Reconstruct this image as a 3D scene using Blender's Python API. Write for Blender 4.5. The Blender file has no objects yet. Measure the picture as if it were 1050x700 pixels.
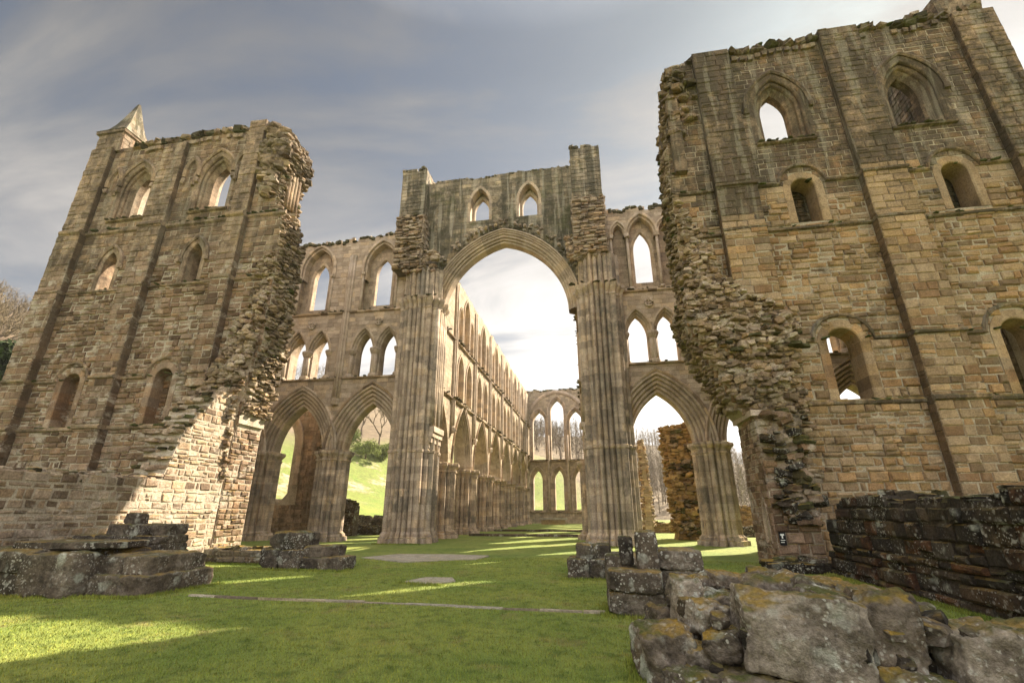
import bpy, math, random
import numpy as np
from mathutils import Vector, noise, Matrix
from mathutils.geometry import tessellate_polygon

# ------------------------------------------------------------------ camera, sky, sun, exposure
scene = bpy.context.scene
col = scene.collection
R = math.radians
PITCH, YAW, FPX = math.atan(174/482), R(9.97), 482.0
cam_d = bpy.data.cameras.new('camera')
cam = bpy.data.objects.new('camera', cam_d)
col.objects.link(cam)
cam_d.sensor_width = 36
cam_d.lens = 36*FPX/1050
cam_d.clip_end = 3000
cam.location = (0, 0, 1.7)
cam.rotation_euler = (R(90)+PITCH, 0, YAW)
scene.camera = cam

SUN_AZ = math.atan2(.62, .79)      # from +Y (liturgical east) towards +X (south)
SUN_EL = R(39)
sun_vec = Vector((math.sin(SUN_AZ)*math.cos(SUN_EL), math.cos(SUN_AZ)*math.cos(SUN_EL), math.sin(SUN_EL)))
sl = bpy.data.lights.new('sun', 'SUN')
sl.energy = 4.2
sl.angle = R(.55)
sl.color = (1, .87, .68)
so = bpy.data.objects.new('sun', sl)
so.rotation_euler = (-sun_vec).to_track_quat('-Z', 'Y').to_euler()
so.location = (40, 60, 60)
col.objects.link(so)

world = bpy.data.worlds.new('World')
scene.world = world
world.use_nodes = True
wn, wl = world.node_tree.nodes, world.node_tree.links
wn.clear()
def W(t, **k):
    n = wn.new(t)
    for a, b in k.items(): setattr(n, a, b)
    return n
wo = W('ShaderNodeOutputWorld'); wb = W('ShaderNodeBackground')
sky = W('ShaderNodeTexSky', sky_type='NISHITA', sun_disc=False, sun_elevation=SUN_EL, sun_rotation=SUN_AZ)
sky.air_density = 1.0; sky.dust_density = 1.6; sky.ozone_density = 1.0
tc = W('ShaderNodeTexCoord')
sep = W('ShaderNodeSeparateXYZ'); wl.new(tc.outputs['Generated'], sep.inputs[0])
def M(op, a, b=None, clamp=False):
    n = W('ShaderNodeMath', operation=op, use_clamp=clamp)
    for i, v in enumerate((a, b)):
        if v is None: continue
        if isinstance(v, (int, float)): n.inputs[i].default_value = v
        else: wl.new(v, n.inputs[i])
    return n.outputs[0]
den = M('ADD', M('MAXIMUM', sep.outputs[2], 0.0), .22)
cmb = W('ShaderNodeCombineXYZ')
wl.new(M('DIVIDE', sep.outputs[0], den), cmb.inputs[0]); wl.new(M('DIVIDE', sep.outputs[1], den), cmb.inputs[1])
cmap = W('ShaderNodeMapping'); wl.new(cmb.outputs[0], cmap.inputs[0])
cmap.inputs['Rotation'].default_value = (0, 0, R(28)); cmap.inputs['Scale'].default_value = (.75, 1.9, 1); cmap.inputs['Location'].default_value = (1.35, .4, 0)
cn = W('ShaderNodeTexNoise'); cn.inputs['Scale'].default_value = 1.15; cn.inputs['Detail'].default_value = 9; cn.inputs['Roughness'].default_value = .56; cn.inputs['Distortion'].default_value = .5
wl.new(cmap.outputs[0], cn.inputs['Vector'])
vd = W('ShaderNodeVectorMath', operation='DOT_PRODUCT'); wl.new(tc.outputs['Generated'], vd.inputs[0]); vd.inputs[1].default_value = sun_vec
dotp = vd.outputs['Value']
fwd = M('POWER', M('MAXIMUM', dotp, 0.0), 2.6)                       # cloud lit from behind near the sun
west = M('MULTIPLY', M('MAXIMUM', M('MULTIPLY', sep.outputs[1], -1.0), 0.0), 1.0)  # fill glow added to the unseen sky behind the camera
low = M('POWER', M('SUBTRACT', 1.0, M('MAXIMUM', sep.outputs[2], 0.0)), 2.5)  # haze towards the horizon
cover = W('ShaderNodeMapRange'); wl.new(cn.outputs['Fac'], cover.inputs[0])
cover.inputs[1].default_value = .42; cover.inputs[2].default_value = .62
cov = M('ADD', M('ADD', cover.outputs[0], M('MULTIPLY', fwd, .5)), M('MULTIPLY', low, .75), True)
zen = M('MULTIPLY', M('MAXIMUM', M('SUBTRACT', sep.outputs[2], .8), 0.0), 5.0)    # fill glow added to the unseen sky overhead
bright = M('ADD', M('ADD', M('MULTIPLY', fwd, .75), M('ADD', M('MULTIPLY', west, 6.6), M('MULTIPLY', zen, 9.0))), M('ADD', .3, M('MULTIPLY', low, M('ADD', 2.2, M('MULTIPLY', dotp, 4.0)))))
bright = M('MULTIPLY', bright, M('ADD', .42, M('MULTIPLY', M('POWER', M('MULTIPLY', cn.outputs['Fac'], 1.75), 2.5), .62)))
cc = W('ShaderNodeMix', data_type='RGBA'); cc.blend_type = 'MULTIPLY'; cc.inputs['Factor'].default_value = 1
cc.inputs['A'].default_value = (1.0, .98, .965, 1); wl.new(bright, cc.inputs['B'])
skyd = W('ShaderNodeMix', data_type='RGBA'); skyd.blend_type = 'MULTIPLY'; skyd.inputs['Factor'].default_value = 1
wl.new(sky.outputs[0], skyd.inputs['A']); skyd.inputs['B'].default_value = (.115, .155, .172, 1)
mx = W('ShaderNodeMix', data_type='RGBA')
wl.new(M('MULTIPLY', cov, .95), mx.inputs['Factor']); wl.new(skyd.outputs['Result'], mx.inputs['A']); wl.new(cc.outputs['Result'], mx.inputs['B'])
wl.new(mx.outputs['Result'], wb.inputs[0]); wb.inputs[1].default_value = .1
wl.new(wb.outputs[0], wo.inputs[0])

vs = scene.view_settings
vs.view_transform = 'Standard'; vs.look = 'None'; vs.gamma = 1; vs.use_curve_mapping = False
vs.exposure = 2.2
scene.cycles.max_bounces = 6

rng = random.Random(7)

# ------------------------------------------------------------------ materials
def newmat(name):
    m = bpy.data.materials.new(name); m.use_nodes = True
    nt = m.node_tree; nt.nodes.clear()
    out = nt.nodes.new('ShaderNodeOutputMaterial'); b = nt.nodes.new('ShaderNodeBsdfPrincipled')
    nt.links.new(b.outputs[0], out.inputs[0])
    b.inputs['Roughness'].default_value = .9
    b.inputs['Specular IOR Level'].default_value = .25
    return m, nt, b

class N:
    def __init__(s, nt): s.nt = nt
    def n(s, t, **k):
        n = s.nt.nodes.new(t)
        for a, b in k.items(): setattr(n, a, b)
        return n
    def l(s, a, b): s.nt.links.new(a, b)
    def math(s, op, a, b=None, clamp=False):
        n = s.n('ShaderNodeMath', operation=op, use_clamp=clamp)
        for i, v in enumerate((a, b)):
            if v is None: continue
            if isinstance(v, (int, float)): n.inputs[i].default_value = v
            else: s.l(v, n.inputs[i])
        return n.outputs[0]
    def noise(s, vec, scale, detail=5, rough=.6, dist=0):
        n = s.n('ShaderNodeTexNoise'); n.inputs['Scale'].default_value = scale; n.inputs['Detail'].default_value = detail
        n.inputs['Roughness'].default_value = rough; n.inputs['Distortion'].default_value = dist
        if vec is not None: s.l(vec, n.inputs['Vector'])
        return n.outputs['Fac']
    def rng(s, v, a, b, lo=0, hi=1):
        n = s.n('ShaderNodeMapRange'); s.l(v, n.inputs[0])
        n.inputs[1].default_value = a; n.inputs[2].default_value = b; n.inputs[3].default_value = lo; n.inputs[4].default_value = hi
        return n.outputs[0]
    def mix(s, f, a, b, mode='MIX'):
        n = s.n('ShaderNodeMix', data_type='RGBA'); n.blend_type = mode
        for key, v in (('Factor', f), ('A', a), ('B', b)):
            if isinstance(v, (int, float)): n.inputs[key].default_value = v
            elif isinstance(v, tuple): n.inputs[key].default_value = v+(1,) if len(v) == 3 else v
            else: s.l(v, n.inputs[key])
        return n.outputs['Result']
    def scale(s, vec, sc):
        n = s.n('ShaderNodeMapping'); s.l(vec, n.inputs[0]); n.inputs['Scale'].default_value = sc
        return n.outputs[0]

def stone(name, base, dark=(.05, .04, .03), dark_amt=.6, dark_lo=.48, white=0, moss=0, streak=0, lichen=0, yellow=0, brick=None, bump=.35, fine=1.0, topmoss=.8):
    m, nt, b = newmat(name); s = N(nt)
    geo = s.n('ShaderNodeNewGeometry'); pos = geo.outputs['Position']
    at = s.n('ShaderNodeAttribute', attribute_name='col')
    c = s.mix(1.0, base, at.outputs['Color'], 'MULTIPLY')
    big = s.noise(pos, .33, 7, .65, .4); mid = s.noise(pos, 2.1, 6, .65); fin = s.noise(pos, 22, 4, .6)
    bfac = None
    if brick:
        bw, bh, mort = brick
        sp = s.n('ShaderNodeSeparateXYZ'); s.l(pos, sp.inputs[0])
        cb = s.n('ShaderNodeCombineXYZ'); wob = s.math('MULTIPLY', s.noise(pos, .9, 3), .25)
        s.l(s.math('ADD', s.math('ADD', sp.outputs[0], sp.outputs[1]), wob), cb.inputs[0])
        s.l(s.math('ADD', sp.outputs[2], s.math('MULTIPLY', s.noise(pos, 2.5, 2), .05)), cb.inputs[1])
        bt = s.n('ShaderNodeTexBrick'); s.l(cb.outputs[0], bt.inputs['Vector']); bt.inputs['Scale'].default_value = 1
        bt.inputs['Brick Width'].default_value = bw; bt.inputs['Row Height'].default_value = bh; bt.inputs['Mortar Size'].default_value = mort
        bt.inputs['Mortar Smooth'].default_value = .4
        bt.inputs['Color1'].default_value = (1.25, 1.2, 1.1, 1); bt.inputs['Color2'].default_value = (.72, .7, .68, 1); bt.inputs['Mortar'].default_value = (.62, .58, .52, 1)
        c = s.mix(1.0, c, bt.outputs['Color'], 'MULTIPLY'); bfac = bt.outputs['Fac']
    c = s.mix(s.math('MULTIPLY', s.rng(mid, .35, .7), .6), c, s.mix(1.0, c, (.5, .45, .41), 'MULTIPLY'))
    if yellow:
        c = s.mix(s.math('MULTIPLY', s.rng(s.noise(pos, .8, 6, .7, .6), .52, .66), yellow), c, (.42, .27, .075))
    if white:
        wv = s.math('MULTIPLY', s.rng(s.noise(s.scale(pos, (1, 1, 1.6)), .85, 8, .72, .5), .53, .62), white)
        c = s.mix(wv, c, (.62, .55, .46))
    dk = s.math('MULTIPLY', s.rng(s.math('ADD', s.math('ADD', s.math('MULTIPLY', big, .45), s.math('MULTIPLY', mid, .33)), s.math('MULTIPLY', s.noise(pos, 7.5, 5, .7), .22)), dark_lo, dark_lo+.11), dark_amt)
    c = s.mix(dk, c, dark)
    if streak:
        st = s.noise(s.scale(pos, (1.7, 1.7, .11)), 1.0, 6, .65, .2)
        c = s.mix(s.math('MULTIPLY', s.rng(st, .455, .545), streak), c, (.036, .037, .022))
        st2 = s.noise(s.scale(pos, (2.3, 2.3, .16)), 1.3, 5, .6, .2)
        c = s.mix(s.math('MULTIPLY', s.rng(st2, .53, .6), streak*.75), c, (.43, .39, .31))
    if moss:
        mo = s.math('MULTIPLY', s.rng(s.noise(pos, .7, 7, .72, .4), .52, .66), moss)
        c = s.mix(mo, c, (.085, .092, .028))
    if lichen:
        for sc_, th, cl in ((7, .19, (.55, .53, .46)), (17, .2, (.6, .58, .5)), (2.6, .22, (.5, .51, .43))):
            v = s.n('ShaderNodeTexVoronoi'); v.inputs['Scale'].default_value = sc_
            nz = s.n('ShaderNodeTexNoise'); nz.inputs['Scale'].default_value = sc_*1.6; nz.inputs['Detail'].default_value = 4; s.l(pos, nz.inputs['Vector'])
            av = s.n('ShaderNodeVectorMath', operation='ADD'); s.l(pos, av.inputs[0])
            ms = s.n('ShaderNodeVectorMath', operation='SCALE'); s.l(nz.outputs['Color'], ms.inputs[0]); ms.inputs['Scale'].default_value = .35/sc_*2
            s.l(ms.outputs[0], av.inputs[1]); s.l(av.outputs[0], v.inputs['Vector'])
            spot = s.math('SUBTRACT', 1.0, s.rng(v.outputs['Distance'], th, th+.12))
            msk = s.rng(s.noise(pos, 1.3, 4), .44, .6)
            c = s.mix(s.math('MULTIPLY', s.math('MULTIPLY', spot, msk), lichen), c, cl)
    if topmoss:
        sn = s.n('ShaderNodeSeparateXYZ'); s.l(geo.outputs['Normal'], sn.inputs[0])
        tm = s.math('MULTIPLY', s.rng(sn.outputs[2], .45, .8), s.rng(s.noise(pos, 2.7, 6, .7), .36, .54))
        c = s.mix(s.math('MULTIPLY', tm, topmoss), c, s.mix(s.rng(s.noise(pos, 1.7, 3), .42, .6), (.09, .095, .025), (.31, .195, .035)))
    c = s.mix(.55*fine, c, s.mix(1.0, c, s.mix(s.rng(fin, .3, .7), (.32, .3, .27), (1.4, 1.4, 1.4)), 'MULTIPLY'))
    s.l(c, b.inputs['Base Color'])
    h = s.math('ADD', s.math('MULTIPLY', s.noise(pos, 9, 8, .68), 1.0), s.math('MULTIPLY', s.noise(pos, 45, 4, .6), .35))
    if bfac is not None: h = s.math('SUBTRACT', h, s.math('MULTIPLY', bfac, .7))
    bp = s.n('ShaderNodeBump'); bp.inputs['Strength'].default_value = min(1, bump*1.8); bp.inputs['Distance'].default_value = .07
    s.l(h, bp.inputs['Height']); s.l(bp.outputs[0], b.inputs['Normal'])
    return m

MT = {}
MT['warm'] = stone('warm_masonry', (.395, .28, .178), dark_amt=.5, dark_lo=.52, yellow=.15, streak=.12, bump=.4)
MT['warm_top'] = stone('weathered_ashlar', (.385, .272, .182), dark=(.075, .055, .04), dark_amt=.85, dark_lo=.405, streak=.35, moss=.15, bump=.35)
MT['left'] = stone('brown_masonry', (.35, .245, .175), dark_amt=.4, dark_lo=.53, white=.6, streak=.15, moss=.12, bump=.4)
MT['left_top'] = stone('left_ashlar', (.43, .315, .225), dark=(.085, .058, .04), dark_amt=.8, dark_lo=.465, streak=.3, moss=.15)
MT['mortar'] = stone('mortar', (.44, .37, .28), dark_amt=.5, dark_lo=.5, topmoss=.5)
MT['mortar_l'] = stone('pale_mortar', (.5, .43, .34), dark_amt=.45, dark_lo=.53, topmoss=.5)
MT['mortar_dk'] = stone('dark_mortar', (.16, .125, .085), dark_amt=.5, dark_lo=.5, topmoss=.5)  # mortar in a dark tone for joints and cores
MT['ashlar'] = stone('grey_ashlar', (.5, .4, .315), dark=(.12, .1, .075), dark_amt=.5, dark_lo=.5, streak=.2, moss=.22, brick=(.75, .33, .012), bump=.3)
MT['pier'] = stone('pier_stone', (.56, .465, .39), dark=(.13, .12, .105), dark_amt=.75, dark_lo=.5, streak=.25, moss=.1, brick=(1.6, .42, .006), bump=.3)
MT['mould'] = stone('moulded_stone', (.52, .42, .33), dark=(.12, .1, .075), dark_amt=.45, dark_lo=.52, streak=.0, moss=.1, bump=.25)
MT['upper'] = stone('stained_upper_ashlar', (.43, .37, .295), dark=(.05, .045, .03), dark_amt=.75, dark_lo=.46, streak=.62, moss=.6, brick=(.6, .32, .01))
MT['choir'] = stone('choir_stone', (.5, .415, .315), dark=(.15, .12, .085), dark_amt=.4, dark_lo=.52, moss=.2, streak=.15, brick=(.7, .33, .014))
MT['rubble'] = stone('rubble_core', (.48, .38, .29), dark_amt=.7, dark_lo=.47, white=.35, moss=.25, bump=.5)
MT['pale_rubble'] = stone('pale_rubble', (.52, .415, .325), dark_amt=.55, dark_lo=.52, white=.55, moss=.1, bump=.5)
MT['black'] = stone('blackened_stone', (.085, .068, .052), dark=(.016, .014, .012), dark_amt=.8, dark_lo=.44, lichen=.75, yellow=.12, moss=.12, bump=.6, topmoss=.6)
MT['stump'] = stone('stump_stone', (.17, .135, .1), dark=(.03, .025, .02), dark_amt=.8, dark_lo=.46, lichen=.8, moss=.15, white=.2, bump=.6, topmoss=.7)
MT['boulder'] = stone('lichened_boulder', (.25, .205, .16), dark=(.025, .02, .016), dark_amt=.85, dark_lo=.46, lichen=1.0, yellow=.3, bump=.7, topmoss=1.0)
MT['bigstone'] = stone('lichened_block', (.37, .315, .25), dark=(.06, .047, .036), dark_amt=.85, dark_lo=.465, lichen=1.0, white=.75, bump=.6, topmoss=.9)
MT['mossy'] = stone('mossy_stone', (.1, .09, .045), dark=(.04, .04, .02), moss=.8, topmoss=1.0, bump=.8)
MT['golden'] = stone('golden_stone', (.42, .31, .16), dark_amt=.5, dark_lo=.52, yellow=.45, moss=.2, bump=.5)
MT['slab'] = stone('paving', (.42, .38, .31), dark=(.2, .18, .14), dark_amt=.4, topmoss=.25, bump=.2)

def plain(name, c, rough=.9, var=.5, scale=6):
    m, nt, b = newmat(name); s = N(nt)
    geo = s.n('ShaderNodeNewGeometry')
    at = s.n('ShaderNodeAttribute', attribute_name='col')
    cc_ = s.mix(1.0, c, at.outputs['Color'], 'MULTIPLY')
    cc_ = s.mix(var, cc_, s.mix(1.0, cc_, s.mix(s.rng(s.noise(geo.outputs['Position'], scale, 4), .3, .7), (.35, .35, .35), (1.6, 1.6, 1.6)), 'MULTIPLY'))
    s.l(cc_, b.inputs['Base Color']); b.inputs['Roughness'].default_value = rough
    return m
MT['moss'] = plain('moss', (.065, .07, .022), scale=4)
MT['bark'] = plain('bark', (.13, .095, .065))
MT['twig'] = plain('twigs', (.125, .095, .055), var=.3)
MT['leaf_dark'] = plain('evergreen_leaf', (.03, .045, .015), var=.4)
MT['leaf_spring'] = plain('spring_leaf', (.17, .2, .05), var=.4)
MT['sign_black'] = plain('sign_black', (.012, .012, .012), rough=.4, var=.1)
MT['sign_white'] = plain('sign_white', (.75, .75, .7), rough=.5, var=.05)

def grass_mat(name, blade=False):
    m, nt, b = newmat(name); s = N(nt)
    geo = s.n('ShaderNodeNewGeometry'); pos = geo.outputs['Position']
    n1 = s.noise(pos, .35, 5, .6); n2 = s.noise(pos, 3.5, 5, .65); n3 = s.noise(s.scale(pos, (1, 1, .3)), 60, 3, .6)
    c = s.mix(s.rng(n1, .35, .65), (.155, .215, .04), (.26, .285, .06))
    c = s.mix(s.math('MULTIPLY', s.rng(n2, .48, .66), .7), c, (.07, .105, .018))
    c = s.mix(s.math('MULTIPLY', s.rng(s.noise(pos, .9, 7, .75), .55, .66), .6), c, (.25, .2, .08))
    if blade:
        at = s.n('ShaderNodeAttribute', attribute_name='col')
        c = s.mix(1.0, c, at.outputs['Color'], 'MULTIPLY')
    else:
        c = s.mix(.7, c, s.mix(1.0, c, s.mix(s.rng(n3, .3, .7), (.3, .32, .3), (1.5, 1.5, 1.5)), 'MULTIPLY'))
        # far terrain: pasture, scree and brown leafless scrub higher up the slopes
        sp = s.n('ShaderNodeSeparateXYZ'); s.l(pos, sp.inputs[0])
        fz = s.rng(sp.outputs[2], 1.5, 5)
        c = s.mix(s.math('MULTIPLY', fz, s.rng(s.noise(pos, .35, 8, .75), .42, .62)), c, (.13, .16, .036))
        c = s.mix(s.math('MULTIPLY', fz, s.rng(s.noise(pos, 1.7, 6, .75), .5, .6, 0, .7)), c, (.07, .085, .02))
        scree = s.math('MULTIPLY', s.rng(s.noise(pos, .07, 6, .7), .52, .58), s.rng(sp.outputs[2], 2, 5))
        scree = s.math('MULTIPLY', scree, s.rng(sp.outputs[2], 16, 11))
        c = s.mix(scree, c, s.mix(s.rng(s.noise(pos, 1.2, 5, .7), .4, .6), (.42, .33, .24), (.17, .15, .06)))
        scrub = s.rng(s.math('ADD', sp.outputs[2], s.math('ADD', s.math('MULTIPLY', s.noise(pos, .06, 5), 10.0), s.math('MULTIPLY', s.math('MULTIPLY', s.rng(sp.outputs[1], 92, 112), s.rng(sp.outputs[0], -12, 4)), 22.0))), 17, 23)
        c = s.mix(scrub, c, s.mix(s.rng(s.noise(pos, .5, 7, .75), .35, .65), (.085, .062, .04), (.22, .165, .1)))
        bp = s.n('ShaderNodeBump'); bp.inputs['Strength'].default_value = .8; bp.inputs['Distance'].default_value = .05
        s.l(s.math('ADD', n3, s.math('MULTIPLY', n2, .6)), bp.inputs['Height']); s.l(bp.outputs[0], b.inputs['Normal'])
    s.l(c, b.inputs['Base Color']); b.inputs['Roughness'].default_value = .85
    return m
MT['grass'] = grass_mat('grass'); MT['blade'] = grass_mat('grass_blades', True)

# ------------------------------------------------------------------ mesh helpers
class MB:
    def __init__(s): s.v = []; s.f = []; s.m = []; s.c = []; s.mats = []; s.sm = []
    def mat(s, k):
        m = MT[k]
        if m not in s.mats: s.mats.append(m)
        return s.mats.index(m)
    def add(s, vs, fs, mat, c=(1, 1, 1), smooth=False):
        o = len(s.v); s.v.extend(vs); mi = s.mat(mat)
        for f in fs:
            s.f.append([o+i for i in f]); s.m.append(mi); s.c.append(c); s.sm.append(smooth)
    def build(s, name, parent=None, label=None, smooth=None):
        me = bpy.data.meshes.new(name)
        me.from_pydata([tuple(v) for v in s.v], [], s.f)
        for m in s.mats: me.materials.append(m)
        me.polygons.foreach_set('material_index', s.m)
        me.polygons.foreach_set('use_smooth', s.sm if smooth is None else [smooth]*len(s.f))
        a = me.color_attributes.new('col', 'FLOAT_COLOR', 'CORNER')
        cnt = np.array([len(f) for f in s.f]); cc_ = np.ones((len(s.f), 4), dtype=np.float32); cc_[:, :3] = np.array(s.c, dtype=np.float32)
        a.data.foreach_set('color', np.repeat(cc_, cnt, axis=0).ravel())
        me.update()
        o = bpy.data.objects.new(name, me); col.objects.link(o)
        if parent:
            o.parent = parent
            o.matrix_parent_inverse = world_of(parent).inverted()
        if label: o['label'] = label
        return o

def world_of(o):
    m = o.matrix_basis.copy()
    if o.parent: m = world_of(o.parent) @ o.matrix_parent_inverse @ m
    return m
def tag(o, label, cat, group=None, kind=None):
    if kind: o['kind'] = kind
    if label: o['label'] = label
    if cat: o['category'] = cat
    if group: o['group'] = group
    return o
def thing(name, label, cat, loc, group=None):
    o = bpy.data.objects.new(name, None); col.objects.link(o); o.location = loc
    o.empty_display_size = .3
    return tag(o, label, cat, group)

def frame(o, us, ud):
    o, us, ud = Vector(o), Vector(us), Vector(ud)
    return lambda s, d, z: (o.x+us.x*s+ud.x*d, o.y+us.y*s+ud.y*d, o.z+z)
YA, YB = 17.5, 28.0
fA = frame((0, YA, 0), (1, 0, 0), (0, 1, 0))
fB = frame((0, YB, 0), (1, 0, 0), (0, 1, 0))

def arch(cx, a, zs, rise, o=0, n=12, full=True):
    """pointed arch of half span a; offset o keeps the arc centres"""
    Rr = (a*a+rise*rise)/(2*a); cxl = -a+Rr; ro = Rr+o
    t_end = math.acos(max(-1, min(1, -cxl/ro))) if cxl > 1e-6 else math.pi/2
    pts = []
    for i in range(n+1):
        t = math.pi-(math.pi-t_end)*i/n
        pts.append((cx+cxl+ro*math.cos(t), zs+ro*math.sin(t)))
    right = [(2*cx-x, z) for x, z in reversed(pts[:-1])]
    return pts+right
def opening(cx, a, zb, zs, rise, o=0, n=10):
    p = arch(cx, a, zs, rise, o, n)
    return [(p[0][0], zb)]+p+[(p[-1][0], zb)]

def scan(polys, z):
    xs = []
    for P in polys:
        for (x0, z0), (x1, z1) in zip(P, P[1:]+P[:1]):
            if (z0 <= z) != (z1 <= z): xs.append(x0+(z-z0)*(x1-x0)/(z1-z0))
    xs.sort()
    return [(xs[i], xs[i+1]) for i in range(0, len(xs)-1, 2)]

def plate(mb, tf, outer, holes, d0, d1, mat, c=(1, 1, 1), back=True, holes_mat=None):
    polys = [outer]+list(holes)
    flat = [p for P in polys for p in P]
    tris = tessellate_polygon([[Vector((x, z, 0)) for x, z in P] for P in polys])
    mb.add([tf(x, d0, z) for x, z in flat], [list(t) for t in tris], mat, c)
    if back: mb.add([tf(x, d1, z) for x, z in flat], [list(t) for t in tris], mat, c)
    for k, P in enumerate(polys):
        n = len(P); vs = [tf(x, d0, z) for x, z in P]+[tf(x, d1, z) for x, z in P]
        mb.add(vs, [[i, (i+1) % n, n+(i+1) % n, n+i] for i in range(n)], holes_mat if (k and holes_mat) else mat, c)

PAL_WARM = [(1, 1, 1), (1.15, 1.1, 1.0), (.85, .82, .8), (.58, .54, .5), (.7, .65, .6), (.74, .62, .53), (1.15, 1.0, .8), (1.2, 1.2, 1.18), (.95, .88, .72), (.85, .7, .55), (1.05, 1.06, 1.08)]
PAL_LEFT = [(1, 1, 1), (.42, .37, .33), (.8, .75, .7), (.6, .54, .48), (.7, .63, .55), (1.15, 1.12, 1.08), (.9, .85, .8), (1.05, .95, .8), (.75, .66, .55)]
PAL_ASH = [(1, 1, 1), (1.08, 1.06, 1.03), (.9, .89, .88), (.8, .79, .77), (1.12, 1.06, .95), (.98, .95, .9)]

def block(mb, tf, s0, s1, z0, z1, d, mat, c, r, jit=.02, proud=.03, deep=.12, bev=.025):
    j = lambda k=1.0: r.uniform(-jit, jit)*k
    bv = min(bev, (s1-s0)*.3, (z1-z0)*.3)
    o = [(s0+j(.5), z0+j(.5)), (s1+j(.5), z0+j(.5)), (s1+j(.5), z1+j(.5)), (s0+j(.5), z1+j(.5))]
    dd = d-proud*r.random()
    sg = [(1, 1), (-1, 1), (-1, -1), (1, -1)]
    vs = [tf(x+bv*a*r.uniform(.5, 1.6), dd+j(.5), z+bv*b*r.uniform(.5, 1.6)) for (x, z), (a, b) in zip(o, sg)]
    vs += [tf(x, dd+bv*.9, z) for x, z in o]
    vs += [tf(x, d+deep, z) for x, z in o]
    fs = [[0, 1, 2, 3]]+[[i, (i+1) % 4, 4+(i+1) % 4, 4+i] for i in range(4)]+[[4+i, 4+(i+1) % 4, 8+(i+1) % 4, 8+i] for i in range(4)]
    mb.add(vs, fs, mat, c)

def facing(mb, tf, outer, holes, d, mat, pal, seed, course=(.17, .27), length=(.22, .55), gap=.012, jit=.015, proud=.035, bev=.02, deep=.1, zmin=None, zmax=None, miss=0):
    r = random.Random(seed)
    polys = [outer]+list(holes)
    z = min(p[1] for p in outer); zt = max(p[1] for p in outer)
    if zmin is not None: z = max(z, zmin)
    if zmax is not None: zt = min(zt, zmax)
    while z < zt-.05:
        h = r.uniform(*course); z1 = min(z+h, zt)
        for a, b in scan(polys, (z+z1)/2):
            x = a
            while b-x > .04:
                L = r.uniform(*length)
                if b-x-L < length[0]*.6: L = b-x
                if r.random() >= miss:
                    k = r.choice(pal); v = r.uniform(.85, 1.12)
                    mm = mat(x+L/2, z) if callable(mat) else mat
                    if r.random() < .12 and h > .2 and L < .5:      # a course split in two thin stones
                        zm = z+h*r.uniform(.4, .6)
                        block(mb, tf, x+gap/2, x+L-gap/2, z+gap/2, zm-gap/2, d, mm, tuple(q*v for q in k), r, jit, proud, deep, bev)
                        k = r.choice(pal)
                        block(mb, tf, x+gap/2, x+L-gap/2, zm+gap/2, z1-gap/2, d, mm, tuple(q*v for q in k), r, jit, proud, deep, bev)
                    else:
                        block(mb, tf, x+gap/2, x+L-gap/2, z+gap/2, z1-gap/2, d, mm, tuple(q*v for q in k), r, jit, proud, deep, bev)
                x += L
        z = z1

def box(mb, p0, p1, mat, c=(1, 1, 1), jit=0, r=rng):
    x0, y0, z0 = p0; x1, y1, z1 = p1
    j = lambda: r.uniform(-jit, jit)
    vs = [(x+j(), y+j(), z+j()) for x in (x0, x1) for y in (y0, y1) for z in (z0, z1)]
    mb.add(vs, [[0, 1, 3, 2], [4, 6, 7, 5], [0, 4, 5, 1], [2, 3, 7, 6], [0, 2, 6, 4], [1, 5, 7, 3]], mat, c)

def rock(mb, c0, size, mat, r, c=(1, 1, 1), tilt=.25, flat=True):
    """rough broken stone: chamfered jittered box"""
    sx, sy, sz = [q/2 for q in size]
    E_ = Matrix.Rotation(r.uniform(-tilt, tilt), 3, 'X') @ Matrix.Rotation(r.uniform(-tilt, tilt), 3, 'Y') @ Matrix.Rotation(r.uniform(-.5, .5), 3, 'Z')
    vs = []; n = 5; ph = r.uniform(0, 6.28)
    for k in (-1, -.6, .6, 1):
        sc = .86 if abs(k) == 1 else 1.0
        for i in range(n):
            t = ph+(i+r.uniform(-.22, .22))/n*2*math.pi
            x = max(-1, min(1, 1.3*math.cos(t)))*sc; y = max(-1, min(1, 1.3*math.sin(t)))*sc
            p = E_ @ Vector((x*sx*r.uniform(.82, 1.08), y*sy*r.uniform(.82, 1.08), k*sz*r.uniform(.9, 1.05)))
            vs.append((c0[0]+p.x, c0[1]+p.y, c0[2]+p.z))
    fs = [[4, 3, 2, 1, 0], [15, 16, 17, 18, 19]]
    for q in range(3):
        for i in range(n): fs.append([q*n+i, q*n+(i+1) % n, q*n+n+(i+1) % n, q*n+n+i])
    mb.add(vs, fs, mat, c, not flat)

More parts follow.
